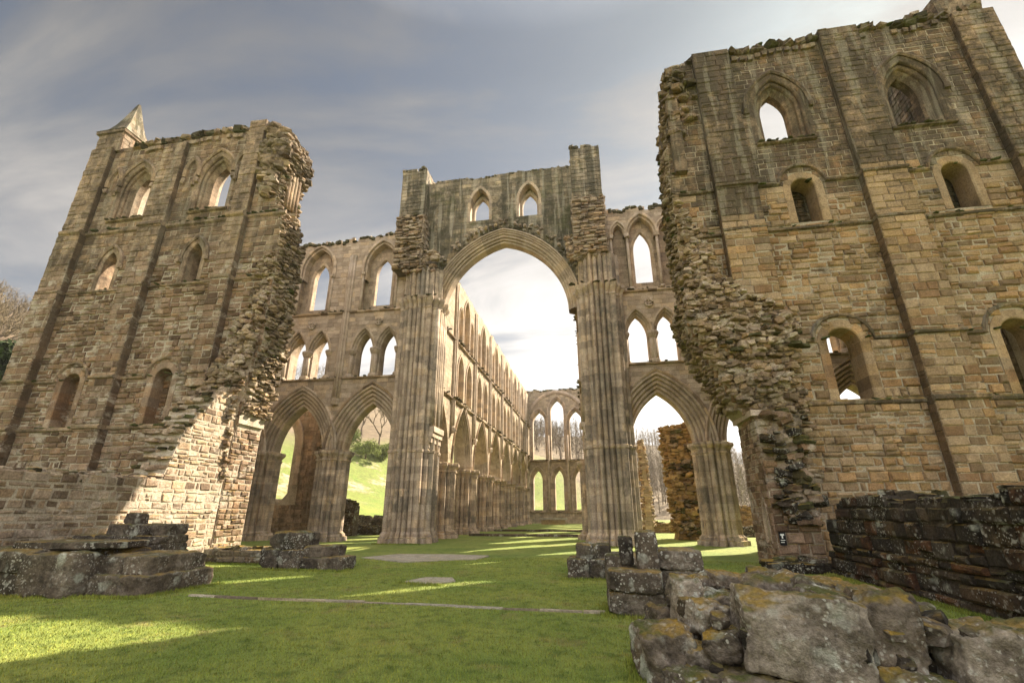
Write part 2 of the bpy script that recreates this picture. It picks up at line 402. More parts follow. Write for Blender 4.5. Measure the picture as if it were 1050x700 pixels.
def boulder(mb, c0, size, rotz, mat, seed, n=7, pw=5, amp=.06, c=(1, 1, 1), tilt=(0, 0)):
    """dense noise-worn block for stones near the eye"""
    idx = {}; vs = []; fs = []
    Rm = Matrix.Rotation(rotz, 3, 'Z') @ Matrix.Rotation(tilt[0], 3, 'X') @ Matrix.Rotation(tilt[1], 3, 'Y')
    off = Vector((seed*3.17, seed*1.71, seed*.93))
    rc = random.Random(seed*7+1); cuts = []
    for _ in range(9):
        nv = Vector((rc.choice((-1, 1))*rc.uniform(.25, 1), rc.choice((-1, 1))*rc.uniform(.25, 1), rc.choice((-1, 1))*rc.uniform(.2, 1)))
        nv = Vector((nv.x/size[0], nv.y/size[1], nv.z/size[2])).normalized()
        sup = (abs(nv.x)*size[0]+abs(nv.y)*size[1]+abs(nv.z)*size[2])/2
        cuts.append((nv, sup*rc.uniform(.76, .95)))
    def vid(p):
        k = tuple(round(q, 4) for q in p)
        if k in idx: return idx[k]
        v = Vector(p); L = (abs(v.x)**pw+abs(v.y)**pw+abs(v.z)**pw)**(1/pw)
        v = v/L
        w = Vector((v.x*size[0]/2, v.y*size[1]/2, v.z*size[2]/2))
        for nv, hh in cuts:
            e = nv.dot(w)-hh
            if e > 0: w = w-nv*e
        nn = Vector((v.x**3, v.y**3, v.z**3)).normalized()
        ms = min(size)
        dsp = noise.fractal(w*(1.8/ms)+off, .75, 2.1, 7)*amp*ms*1.7
        dsp += noise.noise(w*(.7/ms)+off*2)*amp*ms*1.3
        cell = noise.voronoi(w*(2.0/ms)+off)[0]
        dsp -= max(0, .18-(cell[1]-cell[0]))*amp*ms*2.0
        w = w+nn*dsp
        w = Rm @ w
        idx[k] = len(vs); vs.append((c0[0]+w.x, c0[1]+w.y, c0[2]+w.z)); return idx[k]
    g = [-1+2*i/n for i in range(n+1)]
    for ax in range(3):
        for sgn in (-1, 1):
            for i in range(n):
                for j in range(n):
                    q = []
                    for a, b in ((0, 0), (1, 0), (1, 1), (0, 1)):
                        p = [0, 0, 0]; p[ax] = sgn; p[(ax+1) % 3] = g[i+a]; p[(ax+2) % 3] = g[j+b]; q.append(vid(p))
                    fs.append(q if sgn > 0 else q[::-1])
    mb.add(vs, fs, mat, c, True)

def sweep_arch(mb, tf, cx, a, zs, rise, prof, mat, zb=None, n=22, pal=PAL_ASH, seed=1, vous=.5):
    """sweeps a moulding profile [(offset from intrados, depth)] round a pointed arch, with jambs down to zb"""
    r = random.Random(seed)
    cols_ = [arch(cx, a, zs, rise, o, n) for o, d in prof]
    rows = [[tf(cols_[k][i][0], prof[k][1], cols_[k][i][1]) for k in range(len(prof))] for i in range(len(cols_[0]))]
    if zb is not None:
        nseg = max(1, int((zs-zb)/.4))
        lo = [[tf(cols_[k][0][0], prof[k][1], zb+(zs-zb)*q/nseg) for k in range(len(prof))] for q in range(nseg)]
        hi = [[tf(cols_[k][-1][0], prof[k][1], zs-(zs-zb)*(q+1)/nseg) for k in range(len(prof))] for q in range(nseg)]
        rows = lo+rows+hi
    m = len(prof); cur = r.choice(pal); acc = 0
    for i in range(len(rows)-1):
        a_, b_ = Vector(rows[i][0]), Vector(rows[i+1][0]); acc += (b_-a_).length
        if acc > vous: acc = 0; v = r.uniform(.86, 1.1); cur = tuple(q*v for q in r.choice(pal))
        mb.add(rows[i]+rows[i+1], [[k, k+1, m+k+1, m+k] for k in range(m-1)], mat, cur)

def rolls(o0, d0, o1, d1, n, bulge=.55, sub=4):
    """profile of n roll mouldings stepping from (o0,d0) to (o1,d1)"""
    pts = []
    for i in range(n):
        ax, ay = o0+(o1-o0)*i/n, d0+(d1-d0)*i/n; bx, by = o0+(o1-o0)*(i+1)/n, d0+(d1-d0)*(i+1)/n
        dx, dy = bx-ax, by-ay; L = math.hypot(dx, dy); nx, ny = dy/L, -dx/L
        if ny > 0 or (abs(ny) < 1e-6 and nx > 0): nx, ny = -nx, -ny
        for k in range(sub):
            t = k/sub; h = math.sin(math.pi*t)*L*bulge*.5 if k else -L*.12
            pts.append((ax+dx*t+nx*h, ay+dy*t+ny*h))
    pts.append((o1, d1))
    return pts

def band(mb, tf, path, h, proj, mat, seed=0, pal=PAL_ASH):
    """projecting string course along path [(s, z, d offset)]; weathered top, undercut below"""
    r = random.Random(seed)
    sec = [(-.02, .5), (-proj*.55, .42), (-proj, .12), (-proj*.9, -.3), (-proj*.35, -.5), (-.02, -.55)]
    # densify so that the stones of the course differ
    pts = []
    for (s0, z0, d0), (s1, z1, d1) in zip(path, path[1:]):
        L = math.hypot(s1-s0, z1-z0); k = max(1, int(L/.55))
        for i in range(k): pts.append((s0+(s1-s0)*i/k, z0+(z1-z0)*i/k, d0+(d1-d0)*i/k))
    pts.append(path[-1])
    rows = []
    for i, (s, z, d) in enumerate(pts):
        a, b = pts[max(0, i-1)], pts[min(len(pts)-1, i+1)]
        tx, tz = b[0]-a[0], b[1]-a[1]; L = math.hypot(tx, tz) or 1
        nx, nz = -tz/L, tx/L
        if nz < 0 and abs(nz) > .7: nx, nz = -nx, -nz
        rows.append([tf(s+nx*w*h+r.uniform(-.012, .012), d+q*r.uniform(.85, 1.05), z+nz*w*h+r.uniform(-.012, .012)) for q, w in sec])
    for i in range(len(rows)-1):
        v = r.uniform(.75, 1.1); c = tuple(q*v for q in r.choice(pal)); m = len(sec)
        mb.add(rows[i]+rows[i+1], [[k, k+1, m+k+1, m+k] for k in range(m-1)], mat, c)
    for e in (rows[0], rows[-1]): mb.add(e, [list(range(len(e)))], mat)

def tube(mb, pts, rad, mat, n=6, c=(1, 1, 1), smooth=True):
    rings = []
    for i, p in enumerate(pts):
        p = Vector(p); a = Vector(pts[max(0, i-1)]); b = Vector(pts[min(len(pts)-1, i+1)])
        t = (b-a).normalized(); up = Vector((0, 0, 1)) if abs(t.z) < .9 else Vector((1, 0, 0))
        x = t.cross(up).normalized(); y = t.cross(x)
        rr = rad[i] if isinstance(rad, (list, tuple)) else rad
        rings.append([tuple(p+x*rr*math.cos(2*math.pi*k/n)+y*rr*math.sin(2*math.pi*k/n)) for k in range(n)])
    vs = [v for q in rings for v in q]
    fs = [[i*n+k, i*n+(k+1) % n, (i+1)*n+(k+1) % n, (i+1)*n+k] for i in range(len(rings)-1) for k in range(n)]
    fs.append(list(range(n))[::-1]); fs.append([len(vs)-n+k for k in range(n)])
    mb.add(vs, fs, mat, c, smooth)

def prism(mb, cx, cy, prof, levels, mat, seed=0, pal=PAL_ASH, jitter=True):
    """stack of (z, scale) rings of a plan profile around (cx, cy)"""
    r = random.Random(seed); n = len(prof)
    for (z0, s0), (z1, s1) in zip(levels, levels[1:]):
        k = max(1, int(abs(z1-z0)/.42)) if s0 == s1 else 1
        for q in range(k):
            za, zb_ = z0+(z1-z0)*q/k, z0+(z1-z0)*(q+1)/k
            sa, sb = s0+(s1-s0)*q/k, s0+(s1-s0)*(q+1)/k
            v = r.uniform(.88, 1.08) if jitter else 1; c = tuple(x*v for x in r.choice(pal))
            vs = [(cx+x*sa, cy+y*sa, za) for x, y in prof]+[(cx+x*sb, cy+y*sb, zb_) for x, y in prof]
            i = 0
            while i < n:
                w = r.randint(5, 14) if n > 12 else n
                mb.add(vs, [[j, (j+1) % n, n+(j+1) % n, n+j] for j in range(i, min(n, i+w))], mat, c)
                v = r.uniform(.84, 1.1) if jitter else 1; c = tuple(x*v for x in r.choice(pal)); i += w
    for z, s in (levels[0], levels[-1]):
        mb.add([(cx+x*s, cy+y*s, z) for x, y in prof], [list(range(n))], mat)

def clustered(hx, hy, cut, per=3, sub=5, bulge=.62):
    """plan of a clustered pier: octagon with shafts along every face"""
    P = [(-hx+cut, -hy), (hx-cut, -hy), (hx, -hy+cut), (hx, hy-cut), (hx-cut, hy), (-hx+cut, hy), (-hx, hy-cut), (-hx, -hy+cut)]
    out = []
    for (x0, y0), (x1, y1) in zip(P, P[1:]+P[:1]):
        L = math.hypot(x1-x0, y1-y0); n = max(1, round(L/(.34 if per is None else per)))
        nx, ny = (y1-y0)/L, -(x1-x0)/L
        for i in range(n):
            ax, ay = x0+(x1-x0)*i/n, y0+(y1-y0)*i/n; bx, by = x0+(x1-x0)*(i+1)/n, y0+(y1-y0)*(i+1)/n
            big = 1.0 if i % 2 == 0 else .45
            out.append((ax-nx*.075, ay-ny*.075))
            for k in range(1, sub):
                t = k/sub; h = math.sin(math.pi*t)*L/n*bulge*big
                out.append((ax+(bx-ax)*t+nx*h, ay+(by-ay)*t+ny*h))
    return out

def jag(p0, p1, step=.5, amp=.18, seed=0, blocky=True):
    """broken outline between two points, both ends kept"""
    r = random.Random(seed); (x0, z0), (x1, z1) = p0, p1
    L = math.hypot(x1-x0, z1-z0); n = max(1, int(L/step)); nx, nz = -(z1-z0)/L, (x1-x0)/L
    out = [p0]; prev = 0
    for i in range(1, n):
        t = (i+r.uniform(-.25, .25))/n; o = r.uniform(-amp, amp)
        x, z = x0+(x1-x0)*t, z0+(z1-z0)*t
        if blocky: out.append((x+nx*prev, z+nz*prev))
        out.append((x+nx*o+.004, z+nz*o+.004)); prev = o
    out.append(p1)
    return out
def poly(*segs):
    out = []
    for s in segs: out.extend(s)
    return out

def moss_clumps(mb, pts, r, n=1, size=(.12, .4), mat='moss'):
    for p in pts:
        for _ in range(n):
            s = r.uniform(*size)
            rock(mb, (p[0]+r.uniform(-.2, .2), p[1]+r.uniform(-.12, .12), p[2]+r.uniform(-.05, .01)), (s, s*r.uniform(.6, 1.2), s*r.uniform(.18, .34)), mat, r, (r.uniform(.6, 1.3),)*3)

def along(path, step):
    out = []
    for a, b in zip(path, path[1:]):
        L = math.dist(a, b); k = max(1, int(L/step))
        for i in range(k): out.append(tuple(a[q]+(b[q]-a[q])*(i+.5)/k for q in range(len(a))))
    return out

def rubble_edge(mb, tf, path, d0, d1, r, mat='rubble', step=.15, size=(.12, .4), out=.07, pal=PAL_LEFT):
    """broken core stones along an outline path [(s,z)] through the wall's thickness"""
    for s, z in along(path, step):
        d = d0
        while d < d1:
            w = r.uniform(*size)
            k = r.choice(pal); v = r.uniform(.7, 1.1)
            p = tf(s+r.uniform(-out, out), d+w/2, z+r.uniform(-.08, .08))
            rock(mb, p, (w*r.uniform(.9, 1.4), w*r.uniform(.9, 1.3), w*r.uniform(.28, .5)), mat, r, tuple(q*v for q in k))
            d += w*.85
def core_mass(mb, tf, region, D, mat, step=.13):
    """rough mortared core: a noisy sheet standing out from the wall by D(s,z)"""
    xs = [p[0] for p in region]; zs = [p[1] for p in region]
    nx = int((max(xs)-min(xs))/step)+2; nz = int((max(zs)-min(zs))/step)+2; idx = {}; vs = []; fs = []
    def dist(x, z):
        return min(((x-p[0])**2+(z-p[1])**2)**.5 for p in edge_pts)
    edge_pts = along(region+[region[0]], .15)
    for i in range(nx):
        for k in range(nz):
            x, z = min(xs)+i*step, min(zs)+k*step
            if any(a <= x <= b for a, b in scan([region], z)):
                e = min(1, dist(x, z)/.45)
                n_ = noise.fractal(Vector((x*1.5, z*2.6, 7)), .8, 2, 5)*.2
                idx[i, k] = len(vs); vs.append(tf(x+.05*noise.noise(Vector((x*4, z*4, 1))), .12-e*(D(x, z)*.8+.1+n_), z+.05*noise.noise(Vector((x*4, z*4, 3)))))
    for (i, k) in idx:
        q = [(i, k), (i+1, k), (i+1, k+1), (i, k+1)]
        if all(t in idx for t in q): fs.append([idx[t] for t in q])
    r = random.Random(3)
    for f in fs: pass
    mb.add(vs, fs, mat)

def scatter(mb, tf, region, D, r, n, mat, size=(.18, .5), pal=PAL_LEFT, core=None):
    if core: core_mass(mb, tf, region, D, core)
    """stones of a torn wall scar: random in region [(s,z)], standing out from the wall by up to D(s,z)"""
    xs = [p[0] for p in region]; zs = [p[1] for p in region]
    k = 0; tries = 0
    while k < n and tries < n*20:
        tries += 1
        z = r.uniform(min(zs), max(zs)); s = r.uniform(min(xs), max(xs))
        if not any(a <= s <= b for a, b in scan([region], z)): continue
        w = r.uniform(*size); q = r.choice(pal); v = r.uniform(.6, 1.15)
        mm = mat if isinstance(mat, str) else r.choice(mat)
        rock(mb, tf(s, -D(s, z)*(r.uniform(.62, .9) if core else r.random()**.8), z), (w*r.uniform(1, 1.6), w*1.1, w*r.uniform(.3, .75)), mm, r, tuple(t*v for t in q), tilt=.3)
        k += 1

# ------------------------------------------------------------------ ground, hills
CREST = [(-180, 6), (-100, 15), (-75, 17.5), (-60, 16), (-45, 15.5), (-34, 13.8), (-28, 13.4), (-15, 10.5), (-4, 8.8), (9, 7.6), (16, 5.2), (30, 6), (60, 8), (110, 7), (180, 6)]
def crest(az):
    for (a, e), (b, g) in zip(CREST, CREST[1:]):
        if a <= az <= b: t = (az-a)/(b-a); t = t*t*(3-2*t); return e+(g-e)*t
    return 6
def ground_h(x, y):
    rr = math.hypot(x, y); az = math.degrees(math.atan2(x, y))
    left = 1 if az < 0 else 0
    r0, r1 = (46, 235) if -150 < az < -8 else (110, 270)
    if az >= -8 and az < 5: k = (az+8)/13; r0 = 46+(110-46)*k; r1 = 235+35*k
    t = max(0, min(1, (rr-r0)/(r1-r0)))
    dx = max(-17-x, x-22, 0); dy = max(y-92, -10-y, 0); inside = min(1, math.hypot(dx, dy)/30)
    t *= inside
    h = math.tan(R(crest(az)))*r1*(t**1.12)
    if rr > r1: h *= max(0, 1-(rr-r1)/900)
    if t > 0: h += (noise.fractal(Vector((x*.02, y*.02, 3)), 1, 2, 4)*2.5)*min(1, t*4)
    return h
mb = MB()
NA = 240; radii = [0]+[2*1.062**i for i in range(89)]
vs = [(0, 0, 0)]
for r_ in radii[1:]:
    for k in range(NA):
        t = 2*math.pi*k/NA; x, y = r_*math.sin(t), r_*math.cos(t)
        h = ground_h(x, y)
        if r_ < 30: h += noise.noise(Vector((x*.35, y*.35, 0)))*.035
        vs.append((x, y, h))
fs = [[0, 1+k, 1+(k+1) % NA] for k in range(NA)]
for i in range(len(radii)-2):
    a, b = 1+i*NA, 1+(i+1)*NA
    fs += [[a+k, b+k, b+(k+1) % NA, a+(k+1) % NA] for k in range(NA)]
mb.add(vs, fs, 'grass', smooth=True)
tag(mb.build('ground'), 'mown lawn inside the ruin running out to the green hillside', 'lawn', kind='structure')

# ------------------------------------------------------------------ transept west walls (the two tower-like walls)
def hood_path(s0, s1, z, wins, a, rise_z, buts, bd=.38, n=10):
    """string course at z from s0 to s1, rising as a round hood over windows and stepping out round buttresses"""
    ev = [(c, 'w') for c in wins]+[((b0+b1)/2, 'b', b0, b1) for b0, b1 in buts]
    ev.sort(); P = [(s0, z, 0)]
    for e in ev:
        if e[1] == 'w':
            c = e[0]
            if c+a < s0 or c-a > s1: continue
            for i in range(n+1):
                t = math.pi-math.pi*i/n
                P.append((c+a*math.cos(t), z+rise_z*math.sin(t), 0))
        else:
            b0, b1 = e[2], e[3]
            if b0 > s1-.05 or b1 < s0+.05: continue
            if b0 > s0+.05: P += [(b0-.02, z, 0), (b0-.02, z, -bd)]
            else: P = [(s0, z, -bd)]
            if b1 < s1-.05: P += [(b1+.02, z, -bd), (b1+.02, z, 0)]
            else: P += [(s1, z, -bd)]; return P
    P.append((s1, z, 0))
    return P

def window_part(name, parent, tf, cx, a, zb, zs, rise, o, mat, pal, seed, d0=-.02, depth=.35, nroll=0, label=None, hood=None, sill=True, sillmat='mossy'):
    """a dressed surround: splayed or moulded jambs and arch, with hood mould and sill as sub-parts"""
    m = MB()
    if nroll: prof = [(o+.16, .06), (o+.16, d0)]+[(o, d0)]+rolls(o, d0, o*.45, depth*.6, nroll)+[(o*.45, depth*.6), (-.012, depth), (-.012, depth+.37)]
    else: prof = [(o, .1), (o, d0), (.03, d0), (-.012, d0+.03), (-.012, depth+(.37 if depth > .4 else .57))]
    sweep_arch(m, tf, cx, a, zs, rise, prof, mat, zb, 10, pal, seed, .32)
    w = m.build(name, parent, label)
    if hood:
        h = MB(); sweep_arch(h, tf, cx, a, zs, rise, [(hood-.02, .05), (hood-.04, -.08), (hood+.05, -.13), (hood+.14, -.09), (hood+.16, .05)], mat, None, 10, pal, seed+5, .6)
        for sgn in (-1, 1):
            p = tf(cx+sgn*(a+hood+.06), -.06, zs-.08); rock(h, p, (.26, .26, .3), mat, random.Random(seed+sgn), pal[0])
        h.build('hood_mould', w)
    if sill:
        s = MB(); r = random.Random(seed)
        P = [(cx-a-o-.1, zb-.06, 0), (cx+a+o+.1, zb-.06, 0)]
        band(s, tf, P, .16, .16, mat, seed)
        if sillmat: moss_clumps(s, [tf(cx+r.uniform(-a-o, a+o), -.05, zb+.02) for _ in range(34)], r, 1, (.08, .26), sillmat)
        s.build('sill', w)
    return w

def transept_wall(side):
    L = side == 'L'
    T = 1.6
    if L:
        root = thing('transept_wall', 'ruined tall left-hand wall with a pyramid-topped corner turret and a rough torn right edge', 'ruined wall', (-21, YA, 0), 'tall transept end walls')
        edge = [(-14.9, 0), (-14.9, 4.9), (-14.8, 5.6), (-14.7, 6.6), (-14.5, 8.2), (-14.4, 9.7), (-14.45, 12), (-14.55, 14.3), (-14.8, 15.6), (-15.2, 16.4), (-15.1, 18.2), (-14.7, 19.3), (-15.2, 20.7), (-16.3, 21.45)]
        top = jag((-16.3, 21.5), (-25.2, 21.2), .55, .1, 5)
        outer = [(-27.5, 0)]+poly(*[jag(a, b, .3, .1 if b[1] > 4.95 else 0, i+3)[:-1] for i, (a, b) in enumerate(zip(edge, edge[1:]))])+top+[(-27.5, 21.2)]
        buts = [(-27.62, -26.2, 0, 21.3), (-22.6, -21.25, 0, 20.9), (-17.45, -16.5, 6.8, 21.65)]
        mat, mat_top, pal = 'left', 'left_top', PAL_LEFT
        wins = (-24.1, -19.1); wa, s0, s1 = .48, -27.5, (-16.3, -15.6, -15.0, -14.4)
        core = 'mortar_l'
    else:
        root = thing('transept_wall', 'ruined tall right-hand wall of tan stone with bulging torn rubble on its left edge', 'ruined wall', (10.7, YA, 0), 'tall transept end walls')
        edge = [(17.55, 0), (17.55, 21.6)]
        lft = [(5.2, 21.5), (4.35, 21.3), (4.25, 20.3), (4.2, 19.6), (3.95, 18.1), (3.85, 16), (3.8, 14.3), (3.75, 12.2), (3.86, 9.7), (3.55, 8.7), (4.05, 7.3), (4.5, 6.1), (5.0, 5.1), (5.35, 4.7), (5.35, 0)]
        top = jag((17.5, 22.0), (5.2, 21.5), .6, .12, 15)
        outer = [(17.55, 0)]+top[:-1]+poly(*[jag(a, b, .3, .1 if a[1] > 4.75 else 0, i+33)[:-1] for i, (a, b) in enumerate(zip(lft, lft[1:]))])+[(5.35, 0)]
        buts = [(5.45, 7.03, 8.6, 21.7), (10.88, 12.44, 0, 22.0), (16.1, 17.66, 0, 21.8)]
        mat, mat_top, pal = 'warm', 'warm_top', PAL_WARM
        wins = (8.87, 14.25); wa, s0, s1 = .54, 4.0, (17.5,)*4
        core = 'mortar'
    # openings: lower round (blocked behind on the left), middle, upper lancets
    low = [opening(c, wa, 5.25, 7.35 if L else 7.35, wa, 0) for c in wins]
    up_c = (-24.0, -19.05) if L else (8.62, 13.75)
    if L: mid = [opening(c, .42, 12.15, 13.55, .8) for c in wins]
    else: mid = [opening(c-.05, .46, 12.35, 13.95, .46) for c in wins]
    upz = 16.35
    upp = [opening(c, .56, upz, 18.2, 1.15) for c in up_c]
    holes = low+mid+upp
    m = MB()
    def mf(s, z): return mat_top if z > (13.6 if not L else 13.2)+.5*math.sin(s*1.7)+.4*math.sin(s*.6+1)+1.6*noise.noise(Vector((s*.9, z*.9, 2))) else mat
    fh = [opening(c, wa+.3, 5.25, 7.35, wa+.3) for c in wins]
    fh += [opening(c, .42+.24, 12.15, 13.55, 1.12) for c in wins] if L else [opening(c-.05, .46+.28, 12.35, 13.95, .46+.28) for c in wins]
    fh += [opening(c, 1.04, upz, 18.2, 1.9) for c in up_c]
    bh = [opening(c, wa+.35, 4.9, 8.1, wa+.35) for c in wins]+[opening(c-(0 if L else .05), .9, 11.8, 14.2, 1.2) for c in wins]+[opening(c, 1.15, 16.0, 18.8 if L else 19.35, 1.95 if L else 1.8) for c in up_c]
    plate(m, fA, outer, fh, .008, .56, core); plate(m, fA, outer, holes, .54, .86, core); plate(m, fA, outer, bh, .84, T, core)
    gaps = [[(b0, zb), (b1, zb), (b1, zt), (b0, zt)] for b0, b1, zb, zt in buts]
    facing(m, fA, outer, fh+gaps, 0, mf, pal, 11 if L else 12, (.16, .33), (.2, .66), .026, .036, .085, .045, zmax=13.3)
    facing(m, fA, outer, fh+gaps, 0, mf, pal, 13 if L else 14, (.22, .36), (.3, .75), .014, .016, .03, .022, zmin=13.3)
    if L: facing(m, frame((-14.9, YA, 0), (0, 1, 0), (-1, 0, 0)), [(0, 0), (T, 0), (T, 5), (0, 5)], [], -.01, 'left', PAL_LEFT, 19, (.18, .32), (.22, .5), .02, .025, .06, .04)
    m.build('wall', root)
    # buttresses
    for k, (b0, b1, zb, zt) in enumerate(buts):
        m = MB(); z0 = zb
        for q, (za, zc, dd) in enumerate(((zb, 12.2, .40), (12.2, 15.6, .34), (15.6, zt, .26))):
            if zc <= za: continue
            za = max(za, zb)
            ft = frame((0, YA-dd, 0), (1, 0, 0), (0, 1, 0))
            R_ = [(b0, za), (b1, za), (b1, zc), (b0, zc)]
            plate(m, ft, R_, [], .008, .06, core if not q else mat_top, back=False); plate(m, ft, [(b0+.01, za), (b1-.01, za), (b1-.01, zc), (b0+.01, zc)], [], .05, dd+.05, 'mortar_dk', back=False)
            facing(m, ft, R_, [], 0, mf, pal if q < 1 else PAL_ASH, 50+k+q+(0 if L else 20), (.22, .36), (.3, .7), .016, .024, .045, .03, zmin=0)
            for xs in (b0, b1):      # the narrow flank stones
                fs_ = frame((xs, YA-dd, 0), (0, 1, 0), (1 if xs == b0 else -1, 0, 0))
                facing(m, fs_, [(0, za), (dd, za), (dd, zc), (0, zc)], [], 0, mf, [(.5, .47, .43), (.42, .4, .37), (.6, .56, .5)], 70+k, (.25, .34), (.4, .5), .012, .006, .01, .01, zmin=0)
        m.build('buttress', root)
    # string courses
    bl = [(b0, b1) for b0, b1, zb, zt in buts]
    rows = [(5.18, [], 0, s1[1], .2), (7.45, wins, wa+.45, s1[1], .16), (12.1, [], 0, s1[2], .17)]
    rows += [(15.62, [], 0, s1[3], .26)] if L else [(14.2, [c-.05 for c in wins], .46+.42, s1[3], .17)]
    for k, (z, ws, a, e, h) in enumerate(rows):
        a0 = s0
        bb = [b for b, q in zip(bl, buts) if q[2] < z]
        if not L: a0 = 6.9 if z < 8 else 4.05
        elif z < 8: e = -17.2 if z < 6 else -16.6
        m = MB(); band(m, fA, hood_path(a0, e, z, ws, a, a*.95, bb, .40 if z < 12 else .34), h, .13, 'warm_top' if not L else 'left_top', 7+k)
        rr = random.Random(k); moss_clumps(m, [fA(rr.uniform(a0, e), -.06, z+h*.5) for _ in range(60 if z > 15 else 22)], rr, 1, (.08, .3))
        m.build('string_course', root)
    # window dressings
    k = 0
    for c in wins:
        window_part('window', root, fA, c, wa, 5.25, 7.35, wa, .3, 'warm' if not L else 'left', PAL_WARM, 90+k, depth=.5, sill=False); k += 1
        if L: window_part('window', root, fA, c, .42, 12.15, 13.55, .8, .24, 'left_top', PAL_ASH, 90+k, depth=.3, hood=.27, sill=False)
        else: window_part('window', root, fA, c-.05, .46, 12.35, 13.95, .46, .28, 'warm', PAL_ASH, 90+k, depth=.5, sill=False)
        k += 1
    for c in up_c:
        w = window_part('window', root, fA, c, .56, upz, 18.2, 1.15, .5, mat_top, PAL_ASH, 90+k, depth=.5, nroll=2, hood=.68 if not L else .66); k += 1
        if L:   # small blind arches with corbels beside each lancet
            for sg in (-1, 1):
                h = MB(); cc_ = c+sg*1.5
                sweep_arch(h, fA, cc_, .3, 18.9, .72, [(-.02, .02), (0, -.14), (.14, -.2), (.26, -.12), (.28, .04)], mat_top, 18.55, 6, PAL_ASH, k)
                for q in (-1, 1):
                    p = fA(cc_+q*.4, -.06, 18.32); rock(h, p, (.26, .24, .34), mat_top, rng)
                h.build('blind_arch', w)
    # parapet: corbel blocks and broken coping stones with moss
    m = MB(); r = random.Random(3 if L else 4)
    tl = top if L else top[::-1]
    for (x, z) in along([(p[0], p[1]) for p in tl], .5):
        w = r.uniform(.35, .6)
        rock(m, fA(x, .38, z+r.uniform(-.06, .08)), (.62, 1.3, r.uniform(.22, .4)), mat_top if r.random() < .55 else 'mossy', r, r.choice(PAL_LEFT), tilt=.07)
        if r.random() < .75: box(m, fA(x-.11, -.14, z-.52), fA(x+.11, .1, z-.3), mat_top, r.choice(PAL_ASH), .015)
        moss_clumps(m, [fA(x+r.uniform(-.25, .25), r.uniform(-.1, .3), z+.14) for _ in range(3)], r, 1, (.08, .3))
    m.build('coping', root)
    # torn edge
    m = MB(); r = random.Random(9 if L else 10)
    if L:
        rubble_edge(m, fA, [p for p in edge if p[1] > 5.2], 0, T, r, 'rubble', .14, (.12, .42), .07)
        scar = [(-17.3, 2.6), (-17.0, 4.4), (-16.6, 6.2), (-15.9, 8.2), (-15.4, 10.5), (-15.2, 12.2), (-14.9, 13.6), (-14.5, 13.2), (-14.45, 9.6), (-14.6, 6.8), (-14.8, 5.2), (-14.9, 2.6)]
        scatter(m, fA, scar, lambda s, z: .12+max(0, .6-abs(z-6.5)*.12)+.35*(noise.noise(Vector((s*1.1, z*1.1, 0)))), r, 900, ['rubble', 'pale_rubble', 'pale_rubble', 'left'], (.08, .36), core='pale_rubble')
        scatter(m, fA, [(-16.4, 19.0), (-16.2, 21.4), (-15.2, 20.8), (-14.7, 19.4), (-15.1, 18.2), (-15.6, 16.2), (-16.0, 16.6)], lambda s, z: .3, r, 150, 'rubble', (.14, .5), core='rubble')
        for q in range(4): tube(m, [fA(-15.02+.02*q, .5+q*.22, z) for z in (16.4, 17.2, 18.0, 18.6+.1*q)], .14, 'left_top', 7, r.choice(PAL_LEFT))
    else:
        rubble_edge(m, fA, [p for p in lft if p[1] > 5], 0, T, r, 'rubble', .14, (.12, .42), .07)
        scar = [(3.9, 12.0), (4.0, 14.0), (4.7, 12.0), (5.3, 9.6), (7.0, 8.7), (7.4, 7.9), (7.0, 6.4), (7.1, 4.6), (6.75, 3.4), (6.6, 1.8), (5.6, 2.0), (5.5, 4.8), (4.8, 5.4), (4.2, 6.8), (3.6, 8.6), (3.8, 10)]
        scatter(m, fA, scar, lambda s, z: .12+max(0, .95-abs(z-7.6)*.22)*(1 if s < 6.9 else .6)+.35*noise.noise(Vector((s*1.1, z*1.1, 5))), r, 1300, ['rubble', 'pale_rubble', 'pale_rubble', 'pale_rubble', 'warm'], (.07, .34), core='pale_rubble')
        moss_clumps(m, [fA(r.uniform(4.6, 7.2), -r.uniform(.5, 1.0), r.uniform(7.0, 8.2)) for _ in range(26)], r, 1, (.2, .5), 'mossy')
        scatter(m, fA, [(4.1, 20.8), (5.3, 21.5), (5.4, 19), (4.9, 17.5), (4.0, 17)], lambda s, z: .2, r, 40, 'warm_top', (.2, .5))
        for z in (15.2, 16.0, 16.8, 17.6, 18.3): box(m, fA(4.0, -.3, z), fA(4.5, .6, z+.78), 'warm_top', r.choice(PAL_ASH), .02)
        for z in (14.8, 15.5, 16.3, 17.1): box(m, fA(3.72, .3, z), fA(4.1, 1.1, z+.75), 'warm_top', r.choice(PAL_ASH), .02)
    moss_clumps(m, [fA(p[0], r.uniform(0, T), p[1]) for p in along([e for e in (edge if L else lft) if e[1] > 8], .4)], r, 1, (.15, .4))
    m.build('torn_edge', root)
    # corner pinnacle / stub
    m = MB()
    if L:
        x0, x1, y0, y1 = -27.62, -25.95, YA-.12, YA+1.55
        box(m, (x0, y0, 21.1), (x1, y1, 22.5), 'left_top', jit=.02)
        facing(m, frame((0, y0, 0), (1, 0, 0), (0, 1, 0)), [(x0, 21.1), (x1, 21.1), (x1, 22.5), (x0, 22.5)], [], -.02, 'left_top', PAL_ASH, 5, (.25, .35), (.4, .7))
        facing(m, frame((x1, 0, 0), (0, 1, 0), (-1, 0, 0)), [(y0, 21.1), (y1, 21.1), (y1, 22.5), (y0, 22.5)], [], -.02, 'left_top', PAL_ASH, 6, (.25, .35), (.4, .7))
        box(m, (x0-.14, y0-.14, 22.45), (x1+.14, y1+.14, 22.62), 'left_top', jit=.03)
        ax, ay = (x0+x1)/2+.1, (y0+y1)/2
        lv = [(22.62, 1.08), (22.8, .86), (23.1, .7), (23.5, .54), (24.1, .38), (24.8, .22), (25.5, .06)]
